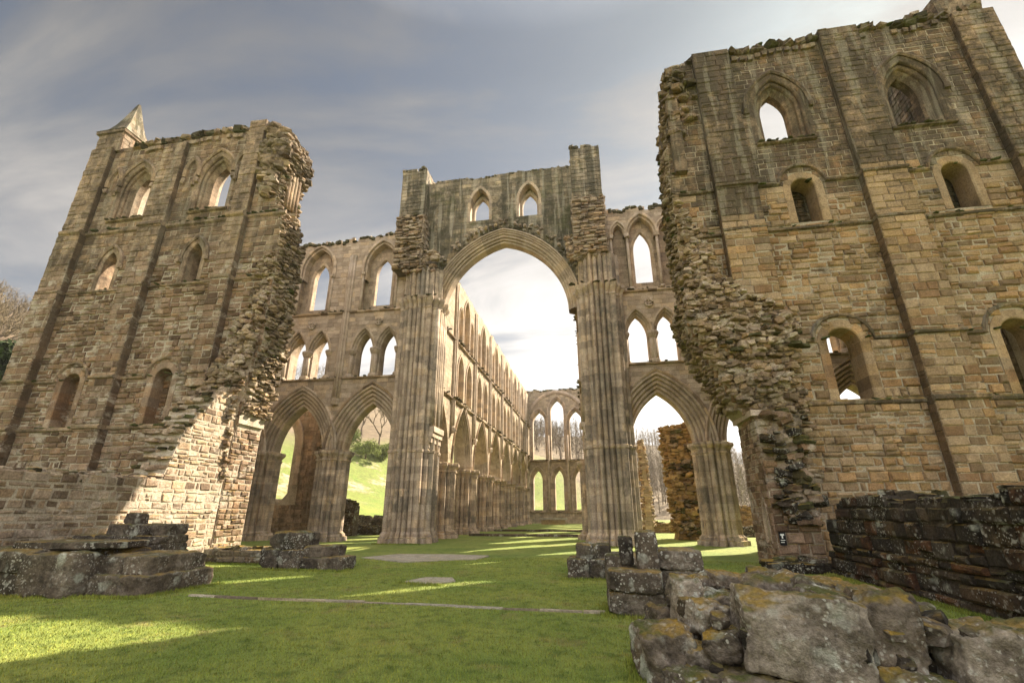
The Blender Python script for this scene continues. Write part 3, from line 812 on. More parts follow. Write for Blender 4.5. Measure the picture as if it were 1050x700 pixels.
        hw = (x1-x0)/2+.1
        prism(m, ax-.1, ay, [(-hw, -hw), (hw, -hw), (hw, hw), (-hw, hw)], lv, 'upper', 5, [(.5, .46, .42), (.62, .58, .52), (.42, .4, .36)])
        m.build('pinnacle', root)
    else:
        r = random.Random(77)
        for q in range(46): rock(m, (r.uniform(15.8, 17.4), YA+r.uniform(0, 1.4), 21.8+r.uniform(0, 1.25)), (r.uniform(.3, .7), .6, r.uniform(.15, .35)), r.choice(['warm_top', 'mossy', 'warm_top']), r, r.choice(PAL_ASH), .1)
        box(m, (15.75, YA-.1, 21.7), (17.5, YA+1.5, 22.75), 'warm_top', jit=.08); box(m, (15.95, YA+.1, 22.7), (17.2, YA+1.3, 23.25), 'warm_top', jit=.12)
        m.build('turret_stump', root)
        # corner pier of the vanished nave aisle below the scar, with a tiny blind lancet
        m = MB()
        ft = frame((0, YA-.5, 0), (1, 0, 0), (0, 1, 0)); Rg = [(5.37, 0), (6.7, 0), (6.65, 3.2)]+jag((6.6, 3.2), (6.5, 4.9), .3, .15, 3)+[(5.37, 4.9)]
        plate(m, ft, Rg, [], .01, .55, 'mortar', back=False)
        facing(m, ft, Rg, [], 0, 'left', PAL_LEFT, 8, (.2, .36), (.25, .6), .02, .03, .09, .04)
        fn = frame((5.35, YA-.5, 0), (0, 1, 0), (1, 0, 0))
        Rn = [(0, 0), (2.1, 0), (2.1, 4.9), (0, 4.9)]
        facing(m, fn, Rn, [opening(.55, .17, .75, 1.5, .5)], 0, 'left', PAL_LEFT, 9, (.15, .26), (.2, .42), .016, .02, .04, .02)
        box(m, (5.2, YA-.6, 4.75), (5.6, YA+1.6, 4.95), 'mould', jit=.03)
        rr = random.Random(5)
        scatter(m, ft, [(5.6, 1.6), (6.7, 1.2), (6.9, 4.8), (5.5, 4.9)], lambda s, z: .1+.06*z, rr, 80, ['rubble', 'black', 'left', 'mossy'], (.14, .5), core='rubble')
        p = m.build('corner_pier', root)
        n_ = MB(); sweep_arch(n_, fn, .55, .17, 1.5, .5, [(.1, .06), (.1, -.05), (0, -.03), (0, .1)], 'mould', .75, 6)
        n_.build('blind_lancet', p)
    return root
transept_wall('L'); transept_wall('R')

# blocked backs of the lower left windows and the gable walls seen through the openings
def gable_wall(side):
    L = side == 'L'
    if L:
        root = thing('gable_wall', 'sunlit inner end wall glimpsed through the middle windows of the left wall', 'ruined wall', (-26.2, 23.5, 0))
        tf = frame((-26.2, 0, 0), (0, 1, 0), (-1, 0, 0))
        top = jag((31.2, 13.2), (19.2, 14.4), .7, .3, 2); mat, pal, core = 'left', PAL_LEFT, 'mortar_l'
        outer = [(19.2, 0), (31.2, 0)]+top
        hs = []
    else:
        root = thing('gable_wall', 'dark inner end wall glimpsed through the windows of the right wall', 'ruined wall', (16.3, 23.5, 0))
        tf = frame((16.0, 0, 0), (0, 1, 0), (1, 0, 0))
        top = jag((31.2, 20.8), (26.5, 21.0), .7, .3, 2)+jag((26.3, 24.2), (19.2, 24.4), .7, .25, 3); mat, pal, core = 'upper', [(.6, .56, .52), (.45, .42, .4), (.75, .68, .6)], 'mortar_dk'  # right wall's stone and joints coloured darker to deepen the interior shade
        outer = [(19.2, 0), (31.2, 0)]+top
        hs = [opening(c, .7, 15.5, 17.6, 1.5) for c in (22.5, 26.6)]
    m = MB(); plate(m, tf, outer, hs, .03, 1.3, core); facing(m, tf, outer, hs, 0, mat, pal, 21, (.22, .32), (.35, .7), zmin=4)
    m.build('wall', root)
    for k in range(2 if not L else 0): window_part('window', root, tf, (22.5, 26.6)[k], .7, 15.5, 17.6, 1.5, .3, 'warm_top', PAL_ASH, 40+k, hood=.4)
    m = MB(); r = random.Random(5)
    for x, z in along(top, .5): rock(m, tf(x, .5, z), (r.uniform(.4, .7), 1.1, .3), 'rubble', r)
    m.build('coping', root)
gable_wall('L'); gable_wall('R')
for c in (-24.1, -19.1):
    m = MB(); plate(m, fA, [(c-.9, 4.7), (c+.9, 4.7), (c+.9, 8.3), (c-.9, 8.3)], [], .62, .8, 'mortar_dk')
    facing(m, fA, [(c-.6, 5.2), (c+.6, 5.2), (c+.6, 8.0), (c-.6, 8.0)], [], .58, 'left', [(.75, .65, .55), (.9, .7, .5), (.6, .55, .5)], 31+int(c), (.16, .26), (.25, .5), .02, .02, .05)
    m.build('window_blocking', bpy.data.objects['transept_wall'])
for c in (8.82, 14.2):  # backs of the right middle windows, coloured dark to deepen their shade
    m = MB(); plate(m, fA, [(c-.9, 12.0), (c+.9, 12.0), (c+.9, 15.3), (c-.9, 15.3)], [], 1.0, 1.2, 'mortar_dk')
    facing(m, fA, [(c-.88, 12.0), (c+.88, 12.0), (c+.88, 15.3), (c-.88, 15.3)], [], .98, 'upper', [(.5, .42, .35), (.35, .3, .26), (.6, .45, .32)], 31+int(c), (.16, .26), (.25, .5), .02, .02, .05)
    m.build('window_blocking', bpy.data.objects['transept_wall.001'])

# ------------------------------------------------------------------ transept arcades (plane of the choir arch)
PITCHB = 5.23
PIER_A = clustered(.82, .82, .5, None, 5)
def make_pier(root, x, y, cap=5.2, prof=PIER_A, mat='pier', base=.55, seed=1):
    m = MB(); prism(m, x, y, prof, [(0, 1.0), (cap-.45, 1.0)], mat, seed)
    p = m.build('pier', root)
    m = MB(); prism(m, x, y, prof, [(cap-.5, .98), (cap-.47, 1.06), (cap-.38, 1.06), (cap-.34, 1.0), (cap-.2, 1.05), (cap-.08, 1.17), (cap+.0, 1.2), (cap+.12, 1.2), (cap+.16, 1.1)], 'mould', seed+1)
    m.build('capital', p)
    m = MB(); prism(m, x, y, prof, [(-.1, 1.3), (base*.45, 1.28), (base*.5, 1.17), (base*.75, 1.14), (base*.85, 1.06), (base, 1.0)], mat, seed+2)
    m.build('base', p)
    return p

def bay_curve(c, a, zs, rise, O, lo, hi, e0, e1):
    """underside of a wall over one arch, cut at the bay limits"""
    lo, hi = max(lo, e0)+.002, min(hi, e1)-.002
    P = arch(c, a, zs, rise, O, 14); out = []
    if P[0][0] > lo: out.append((lo, zs))
    for p, q in zip(P, P[1:]):
        if p[0] < lo <= q[0] and q[0] > p[0]: out.append((lo, p[1]+(q[1]-p[1])*(lo-p[0])/(q[0]-p[0])))
        if lo < q[0] < hi: out.append(q)
        elif p[0] <= lo < hi <= q[0]: pass
        if p[0] < hi <= q[0]: out.append((hi, p[1]+(q[1]-p[1])*(hi-p[0])/(q[0]-p[0]))); break
    if P[0][0] > lo: out.insert(1, P[0])
    if P[-1][0] < hi: out.append((hi, zs))
    return out

def transept_arcade(side):
    L = side == 'L'; T = 1.5
    if L:
        root = thing('transept_arcade', 'three-storey pointed arcade wall left of the great arch with two wide clerestory lancets', 'arcade', (-20, YB, 0), 'three-storey arcades beside the great arch')
        cs = [-14.24-5.0*k for k in range(3)]; e0, e1 = -27.6, -12.0; PB = 5.0
    else:
        root = thing('transept_arcade', 'three-storey pointed arcade wall right of the great arch with triple clerestory arches', 'arcade', (9, YB, 0), 'three-storey arcades beside the great arch')
        cs = [3.78+PITCHB*k for k in range(3)]; e0, e1 = 1.0, 17.2; PB = PITCHB
    a, zs, rise, O = 1.72, 5.25, 3.1, 1.0
    zt = 20.5
    # outline: underside follows the arches bay by bay
    bot = [(e0, zs+.3)] if not L else []
    for c in sorted(cs): bot += bay_curve(c, a, zs, rise, O, c-PB/2, c+PB/2, e0, e1)
    outer = bot+jag((e1, zt+.5), (e0, zt-.2 if L else zt+.5), .45, .18, 8 if L else 9)
    holes, fh = [], []
    tri = [(c+s*.87+(-.12 if L else .04), c) for c in cs for s in (-1, 1)]
    ta = .6
    for t, c in tri: holes.append(opening(t, ta, 10.15, 12.0, 1.35)); fh.append(opening(t, ta+.22, 10.1, 12.0, 1.7))
    for c in cs:
        if L: holes.append(opening(c-.25, .62, 15.5, 17.9, 1.3)); fh.append(opening(c-.25, 1.35, 14.95, 18.5, 2.0))
        else:
            holes.append(opening(c, .56, 15.7, 18.0, 1.5)); fh.append(opening(c, .95, 14.95, 19.0, 1.7))
            for s in (-1, 1): fh.append(opening(c+s*1.5, .48, 15.1, 19.2, 1.0))
    holes = [h for h in holes if min(p[0] for p in h) > e0+.1 and max(p[0] for p in h) < e1-.1]
    bh = [opening(t, ta+.22, 10.1, 12.0, 1.7) for t, c in tri]+[opening(c-(.2 if L else 0), .95, 15.2, 18.2, 1.8) for c in cs]
    bh = [h for h in bh if min(p[0] for p in h) > e0+.1 and max(p[0] for p in h) < e1-.1]
    fh = [h for h in fh if min(p[0] for p in h) > e0+.02 and max(p[0] for p in h) < e1-.02]
    m = MB()
    # recessed wall core in front layers so that the windows sit deep in their arches
    plate(m, fB, outer, fh, .02, .62, 'ashlar'); plate(m, fB, outer, holes, .60, .86, 'ashlar'); plate(m, fB, outer, bh, .84, T, 'ashlar')
    facing(m, fB, outer, fh, 0, lambda s, z: 'mould', PAL_ASH, 61 if L else 62, (.26, .36), (.4, .8), .008, .006, .014, .01, .02)
    m.build('wall', root)
    # main arches
    for k, c in enumerate(sorted(cs)):
        m = MB(); front = rolls(O+.12, -.03, 0, .5, 5, .9)
        sweep_arch(m, fB, c, a, zs-.05, rise, front+[(0, .52), (0, T-.5)]+[(o, T-d) for o, d in rolls(O, 0, 0, .5, 3, .9)][::-1], 'mould', None, 16, PAL_ASH, 20+k, .45)
        ar = m.build('arch', root)
        m = MB(); sweep_arch(m, fB, c, a, zs-.05, rise, [(O+.1, .05), (O+.1, -.09), (O+.2, -.13), (O+.27, -.04), (O+.27, .05)], 'mould', None, 16, PAL_LEFT, 40+k, .7)
        m.build('hood_mould', ar)
    # piers between the bays
    for k in range(4):
        x = sorted(cs)[0]-PB/2+PB*k
        if (L and k == 3) or (not L and k == 0): continue
        make_pier(root, x, YB+.72, 5.2, seed=k*3+(0 if L else 50))
        # vault shaft above the pier
        m = MB(); r = random.Random(k)
        if e0+.4 < x < e1-.4:
            for q in (-.17, 0, .17): tube(m, [fB(x+q, -.1 if q == 0 else -.04, z) for z in (8.6, 11, 13, 14.8, 17, 19.4)], .105, 'mould')
            rock(m, fB(x, -.1, 8.5), (.55, .4, .45), 'mould', r)
            m.build('vault_shaft', root)
    # triforium pairs
    for k, (t, c) in enumerate(sorted(tri)):
        if t-ta < e0+.1 or t+ta > e1-.1: continue
        m = MB(); sweep_arch(m, fB, t, ta, 12.0, 1.35, [(.32, .02)]+rolls(.3, -.06, 0, .45, 3, .9)+[(-.012, .5), (-.012, .87)], 'mould', 10.15, 10, PAL_ASH, 60+k, .4)
        w = m.build('triforium_arch', root)
        for s in (-1, 1):
            m = MB(); p = fB(t+s*(ta+.2), -.02, 11.95)
            prism(m, p[0], p[1]+.12, [(.27*math.cos(q*math.pi/4), .27*math.sin(q*math.pi/4)) for q in range(8)], [(11.7, .7), (11.78, .85), (11.95, 1.1), (12.05, 1.15), (12.12, 1.0)], 'mould', k)
            tube(m, [fB(t+s*(ta+.2), .1, z) for z in (10.15, 11, 11.75)], .16, 'mould', 8)
            prism(m, p[0], p[1]+.12, [(.25*math.cos(q*math.pi/4), .25*math.sin(q*math.pi/4)) for q in range(8)], [(10.1, 1.1), (10.25, 1.05), (10.35, .8)], 'mould', k)
            m.build('shaft', w)
    for k, c in enumerate(sorted(cs)):
        m = MB()
        tube(m, [fB(c+.23*math.cos(q*math.pi/6), -.05, 14.0+.23*math.sin(q*math.pi/6)) for q in range(13)], .075, 'mould', 6)
        for q in range(4): tube(m, [fB(c, -.04, 14.0), fB(c+.2*math.cos(q*math.pi/2), -.04, 14.0+.2*math.sin(q*math.pi/2))], .06, 'mould', 6)
        m.build('roundel', root)
    # clerestory
    for k, c in enumerate(sorted(cs)):
        if L:
            m = MB(); sweep_arch(m, fB, c-.25, 1.12, 18.5, 1.75, [(.36, .05), (.36, -.08)]+rolls(.3, -.1, 0, .22, 2, .9)+[(0, .62)], 'mould', 17.8 if k != 2 else 17.4, 12, PAL_ASH, 80+k, .4)
            w = m.build('clerestory_arch', root)
            m = MB(); sweep_arch(m, fB, c-.25, .62, 17.9, 1.3, [(.22, .62), (.2, .56), (.03, .58), (-.012, .66), (-.012, .87)], 'mould', 15.5, 10, PAL_ASH, 85+k, .4); m.build('lancet', w)
            for s in (-1, 1):
                m = MB(); tube(m, [fB(c-.25+s*1.3, -.02, z) for z in (15, 16, 17, 17.75)], .1, 'mould'); rock(m, fB(c-.25+s*1.3, -.05, 17.85), (.35, .32, .25), 'mould', rng)
                m.build('shaft', w)
        else:
            m = MB(); sweep_arch(m, fB, c, .8, 19.0, 1.35, [(.32, .05), (.32, -.1)]+rolls(.28, -.12, 0, .22, 2, .9)+[(0, .62)], 'mould', 18.85, 10, PAL_ASH, 80+k, .4)
            w = m.build('clerestory_arch', root)
            m = MB(); sweep_arch(m, fB, c, .56, 18.0, 1.5, [(.22, .62), (.2, .56), (.03, .58), (-.012, .66), (-.012, .87)], 'mould', 15.7, 10, PAL_ASH, 85+k, .4); m.build('lancet', w)
            for s in (-1, 1):
                m = MB(); sweep_arch(m, fB, c+s*1.5, .34, 19.2, .7, [(.26, .05), (.26, -.08)]+rolls(.24, -.1, 0, .15, 2, .9)+[(0, .6)], 'mould', 19.05, 8, PAL_ASH, 95+k, .4)
                m.build('blind_arch', w)
            for s in (-2.02, -.95, .95, 2.02):
                if not e0+.2 < c+s < e1: continue
                m = MB(); tube(m, [fB(c+s, -.02, z) for z in (15.0, 16.3, 17.6, 18.8)], .1, 'mould'); rock(m, fB(c+s, -.05, 18.9), (.36, .32, .3), 'mould', rng); rock(m, fB(c+s, 0, 15.08), (.34, .32, .2), 'mould', rng)
                m.build('shaft', w)
    for z, h in ((10.05, .16), (14.87, .2)):
        m = MB(); band(m, fB, [(e0, z, 0), (e1, z, 0)], h, .16, 'mould', int(z), PAL_LEFT)
        r = random.Random(int(z)); moss_clumps(m, [fB(r.uniform(e0, e1), -.08, z+.1) for _ in range(40)], r, 1, (.08, .25), 'mossy')
        m.build('string_course', root)
    m = MB(); r = random.Random(2 if L else 6)
    tp = [p for p in outer if p[1] > 19]
    for x, z in along(tp, .35):
        rock(m, fB(x, r.uniform(.2, 1.2), z+.02), (r.uniform(.3, .6), r.uniform(.4, .9), r.uniform(.15, .35)), r.choice(['ashlar', 'mossy', 'mossy', 'mould']), r, r.choice(PAL_ASH), .15)
        if r.random() < .6: rock(m, fB(x, -.02, z-.05), (r.uniform(.2, .45), .3, r.uniform(.1, .3)), 'mossy', r)
    m.build('coping', root)
transept_arcade('L'); transept_arcade('R')

# ------------------------------------------------------------------ the great choir arch
def crossing_arch():
    root = thing('choir_arch', 'tall pointed choir arch in the middle with stained upper wall and two stump turrets', 'arch', (-5.5, YB, 0))
    T = 1.5
    PX = (-11.05, .75)
    cl = clustered(1.22, 1.3, .6, None, 6, .62)
    for k, x in enumerate(PX):
        m = MB(); prism(m, x, YB+.15, cl, [(0, 1.0), (14.3, 1.0)], 'pier', 30+k)
        p = m.build('pier', root)
        m = MB(); prism(m, x, YB+.15, cl, [(14.2, .99), (14.3, 1.04), (14.4, 1.0), (14.6, 1.03), (14.8, 1.12), (14.9, 1.15), (15.05, 1.15), (15.1, 1.02)], 'mould', 33+k)
        r = random.Random(k); moss_clumps(m, [(x+r.uniform(-1.5, 1.5), YB-1.4, 15.08) for _ in range(14)], r, 1, (.12, .3), 'mossy')
        m.build('capital', p)
        m = MB(); prism(m, x, YB+.15, cl, [(4.95, .99), (5.0, 1.035), (5.12, 1.045), (5.2, .99)], 'mould', 37+k); m.build('band', p)
        m = MB(); prism(m, x, YB+.15, cl, [(-.1, 1.13), (.28, 1.12), (.33, 1.07), (.5, 1.05), (.62, 1.0)], 'pier', 35+k); m.build('base', p)
        # corbelled inner shafts towards the opening
        s = 1 if k == 0 else -1
        m = MB()
        for q, dy in enumerate((-.75, -.38, 0, .38, .75)): tube(m, [(x+s*1.22, YB+.15+dy, z) for z in (6.6, 9, 11.5, 14.3)], .2, 'pier', 8)
        for q, (z, e) in enumerate(((6.55, .42), (6.25, .34), (5.9, .26), (5.55, .15))):
            box(m, (x+s*1.08-(.0 if s > 0 else e), YB-.75, z-.32), (x+s*1.08+(e if s > 0 else 0), YB+1.05, z), 'mould', PAL_ASH[q], .02)
        m.build('corbel', p)
        # bundle of shafts and broken masonry above the capital
        m = MB(); prism(m, x, YB+.3, clustered(1.15, 1.2, .5, None, 6, .62), [(15.05, 1), (17.4, .99)], 'pier', 60+k); m.build('upper_shafts', p)
    # wall over the arch
    cx, a, zs, rise, O = -5.55, 4.32, 14.1, 5.45, .88
    xl, xr = -12.3, 1.35
    top = jag((xr, 25.2), (xl, 25.05), .5, .09, 3)
    outer = [(xl, 15.0)]+[(cx-a-O, 15.0)]+[p for p in arch(cx, a, zs, rise, O, 18) if p[1] > 15.03]+[(cx+a+O, 15.0), (xr, 15.0)]+top
    wc = (-7.3, -3.72)
    fh = [opening(c, .72, 21.3, 22.7, 1.45) for c in wc]; hs = [opening(c, .54, 21.3, 22.55, 1.1) for c in wc]
    m = MB()
    plate(m, fB, outer, fh, .02, .72, 'upper'); plate(m, fB, outer, hs, .7, .96, 'upper'); plate(m, fB, outer, fh, .94, T, 'upper')
    facing(m, fB, outer, fh, 0, 'upper', PAL_ASH, 71, (.28, .36), (.4, .75), .008, .006, .016, .01, .02)
    m.build('wall', root)
    for k, c in enumerate(wc):
        m = MB(); sweep_arch(m, fB, c, .54, 22.55, 1.1, [(.2, .7), (.18, .64), (.02, .66), (-.012, .72), (-.012, .97)], 'mould', 21.3, 8, PAL_ASH, k, .3)
        w = m.build('window', root)
        m = MB(); sweep_arch(m, fB, c, .72, 22.7, 1.45, [(.2, .03), (.18, -.03), (0, -.03), (-.02, 0), (-.02, .69)], 'mould', 21.3, 8, PAL_ASH, k+5, .3); m.build('surround', w)
        m = MB(); box(m, fB(c-.72, .05, 21.2), fB(c+.72, .75, 21.34), 'mould', jit=.02); m.build('sill', w)
    m = MB()
    prof = [(O+.02, .05)]+rolls(O, -.12, .5, .1, 3, .9)+rolls(.48, .12, 0, .55, 3, .9)+[(0, .6), (0, T-.4), (.5, T), (O, T+.05)]
    sweep_arch(m, fB, cx, a, zs, rise, prof, 'mould', None, 26, PAL_ASH, 8, .5); m.build('archivolt', root)
    # stones of the broken weathering line that follow the arch
    m = MB(); r = random.Random(12)
    P = along(arch(cx, a, zs, rise, O+.42, 26), .33)
    for i, (x, z) in enumerate(P):
        if z < 16.6: continue
        if r.random() < .9: rock(m, fB(x, -.12, z+r.uniform(-.05, .05)), (.24, .42, .2), r.choice(['upper', 'mould', 'rubble']), r, r.choice(PAL_ASH), .3)
    for i, (x, z) in enumerate(along(arch(cx, a, zs, rise, O+.2, 26), .3)):
        if z > 16 and r.random() < .55: rock(m, fB(x, -.03, z), (.3, .2, .16), 'mossy' if r.random() < .4 else 'upper', r, r.choice(PAL_ASH), .3)
    for i, (x, z) in enumerate(along(arch(cx, a, zs, rise, O+.75, 26), .5)):
        if z > 17 and r.random() < .5: rock(m, fB(x, -.04, z), (.35, .18, .16), 'rubble', r, r.choice(PAL_ASH), .3)
    sweep_arch(m, fB, cx, a, zs, rise, [(O+.12, .05), (O+.12, -.05), (O+.5, -.05), (O+.5, .05)], 'upper', None, 26, PAL_LEFT, 3, .35)
    m.build('corbel_table', root)
    # stump turrets with torn faces
    for k, (x0, x1, zt) in enumerate(((-13.0, -11.15, 25.65), (-.6, 1.4, 25.85))):
        y0 = YB-1.15; r = random.Random(20+k)
        m = MB()
        cxm = (x0+x1)/2
        levels = [(17.3, 21.5, 1.05), (21.5, zt, .9)]
        for q, (za, zb_, s) in enumerate(levels):
            s = s if q == 0 else 1.0
            a0, a1 = cxm+(x0-cxm)*s, cxm+(x1-cxm)*s; yy = y0+.12*q
            R_ = [(a0, za), (a1, za)]+jag((a1, zb_), (a0, zb_), .35, .2, k+q)
            ft = frame((0, yy, 0), (1, 0, 0), (0, 1, 0))
            rough = q == 0
            plate(m, ft, R_, [], .06, 1.6, 'mortar_dk' if rough else 'upper')
            facing(m, ft, R_, [], 0, 'rubble' if rough else 'upper', PAL_WARM if rough else PAL_ASH, 80+k+q, (.1, .2) if rough else (.26, .34), (.2, .6) if rough else (.4, .7), .03 if rough else .01, .04 if rough else .01, .26 if rough else .03, .03, .12, miss=.05 if rough else 0)
            for xs, dx in ((a0, 1), (a1, -1)):
                fs_ = frame((xs, yy, 0), (0, 1, 0), (dx, 0, 0))
                facing(m, fs_, [(0, za), (1.55, za), (1.55, zb_), (0, zb_)], [], 0, 'rubble' if rough else 'upper', PAL_ASH, 90+k+q, (.14, .28) if rough else (.26, .34), (.25, .6), .02, .02, .12 if rough else .03, .02)
            for _ in range(26): rock(m, (r.uniform(a0, a1), yy+r.uniform(.0, 1.4), zb_+r.uniform(-.1, .08)), (r.uniform(.25, .5), .4, r.uniform(.12, .3)), r.choice(['upper', 'mossy', 'rubble']), r, r.choice(PAL_ASH), .15)
        m.build('turret', root)
    # ragged masonry where the vault sprang
    m = MB(); r = random.Random(15)
    scatter(m, frame((0, YB-.75, 0), (1, 0, 0), (0, 1, 0)), [(-12.5, 17.2), (-12.4, 18.3), (-11, 18.8), (-9.9, 18.4), (-10.2, 17.0)], lambda s, z: .25, r, 130, ['rubble', 'pale_rubble'], (.18, .42), PAL_WARM)
    m.build('broken_springing', root); m = MB()
    scatter(m, frame((0, YB-.75, 0), (1, 0, 0), (0, 1, 0)), [(-1.0, 17.0), (-1.1, 18.8), (.2, 18.6), (1.3, 18.0), (1.2, 17.1)], lambda s, z: .25, r, 130, ['rubble', 'pale_rubble'], (.18, .42), PAL_WARM)
    m.build('broken_springing', root)
    m = MB(); r = random.Random(18)
    for x, z in along(top, .45):
        if -11 < x < -.8: rock(m, fB(x, .5, z), (r.uniform(.3, .6), 1.2, r.uniform(.12, .25)), r.choice(['upper', 'mossy']), r, r.choice(PAL_ASH), .05)
    m.build('coping', root)
crossing_arch()

# ------------------------------------------------------------------ choir arcades and east wall
def choir_arcade(side):
    L = side == 'L'; T = 1.4
    if L:
        root = thing('choir_arcade', 'long sunlit arcade receding on the left beyond the great arch', 'arcade', (-10.9, 52, 0), 'arcades of the choir')
        tf = frame((-10.35, 0, 0), (0, 1, 0), (-1, 0, 0)); px = -11.0
    else:
        root = thing('choir_arcade', 'choir arcade standing hidden behind the right-hand pier of the great arch', 'arcade', (.2, 52, 0), 'arcades of the choir')
        tf = frame((-.7, 0, 0), (0, 1, 0), (1, 0, 0)); px = -.05
    P0, pit = 33.2, 6.23
    piers = [P0+pit*k for k in range(7)]
    cs = [P0-pit/2+pit*k for k in range(8)]
    a, zs, rise, O = 2.05, 4.75, 4.1, .62
    e0, e1 = 29.4, 75.0
    bot = []
    for c in cs: bot += bay_curve(c, a, zs, rise, O, c-pit/2, c+pit/2, e0, e1)
    zt = 19.5
    top = jag((e1, zt), (44, zt), .8, .12, 5)[:-1]+jag((44, zt), (e0, zt if L else 15.5), .8, .14, 6)
    if not L: top = jag((e1, 18.5), (52, 15.0), .8, .3, 5)[:-1]+jag((52, 15.0), (e0, 13.6), .8, .3, 6)  # unseen right-hand top shaped low so sunlight passes over to the left wall
    outer = bot+top
    hs, fh = [], []
    for c in cs[1:7]:
        for s in (-1, 1): hs.append(opening(c+s*1.25, .5, 10.3, 12.0, 1.0)); fh.append(opening(c+s*1.25, .95, 9.9, 12.0, 1.75))
        if L: hs.append(opening(c, .5, 15.2, 17.0, 1.1)); fh.append(opening(c, .95, 14.5, 17.3, 1.75))
        if L:
            for s in (-1, 1): fh.append(opening(c+s*1.75, .5, 14.5, 16.6, 1.0))
    m = MB(); plate(m, tf, outer, fh, 0, .5, 'choir'); plate(m, tf, outer, hs, .48, T, 'choir'); m.build('wall', root)
    for k, c in enumerate(cs):
        if c-a < e0: continue
        m = MB(); sweep_arch(m, tf, c, a, zs-.05, rise, rolls(O+.1, -.03, 0, .42, 4, .9)+[(0, .45), (0, T-.4), (O, T+.02)], 'mould', None, 12, PAL_ASH, k, .5)
        ar = m.build('arch', root)
        m = MB(); sweep_arch(m, tf, c, a, zs-.05, rise, [(O+.08, .05), (O+.08, -.1), (O+.2, -.13), (O+.26, .05)], 'mould', None, 12, PAL_LEFT, k, .7); m.build('hood_mould', ar)
    prof = clustered(.92, .92, .55, None, 5)
    for k, y in enumerate(piers):
        make_pier(root, px, y, 4.75, prof, 'pier', .5, 200+k)
        m = MB()
        for q in (-.2, 0, .2): tube(m, [tf(y+q, -.12 if q == 0 else -.04, z) for z in (7.4, 9.5, 12, 14.2, 17, 19 if L else 14.2)], .13, 'mould')
        rock(m, tf(y, -.12, 7.3), (.5, .5, .5), 'mould', rng); m.build('vault_shaft', root)
    for k, c in enumerate(cs[1:7]):
        for s in (-1, 1):
            m = MB(); sweep_arch(m, tf, c+s*1.25, .72, 12.0, 1.4, [(.3, .03), (.28, -.08), (.1, -.06), (0, .1), (0, .5)], 'mould', 9.95, 8, PAL_ASH, k, .4)
            m.build('triforium_arch', root)
        if L:
            m = MB(); sweep_arch(m, tf, c, .75, 17.3, 1.5, [(.28, .03), (.26, -.1), (.1, -.08), (0, .1), (0, .5)], 'mould', 14.5, 8, PAL_ASH, k, .4)
            w = m.build('clerestory_arch', root)
            for s in (-1, 1):
                m = MB(); sweep_arch(m, tf, c+s*1.75, .4, 16.6, .85, [(.2, .03), (.18, -.1), (.08, -.08), (0, .1), (0, .5)], 'mould', 14.5, 6, PAL_ASH, k, .4)
                m.build('blind_arch', w)
    for z in (9.6, 14.25):
        m = MB(); band(m, tf, [(e0, z, 0), (e1, z, 0)], .2, .2, 'mould', 3, PAL_LEFT)
        r = random.Random(int(z)); moss_clumps(m, [tf(r.uniform(e0, e1), -.12, z+.12) for _ in range(110)], r, 1, (.15, .45), 'mossy')
        m.build('string_course', root)
    m = MB(); r = random.Random(4)
    for x, z in along(top, .6): rock(m, tf(x, .6, z), (.9, 1.2, r.uniform(.15, .4)), r.choice(['choir', 'golden', 'mossy']), r, r.choice(PAL_ASH), .08)
    m.build('coping', root)
choir_arcade('L'); choir_arcade('R')

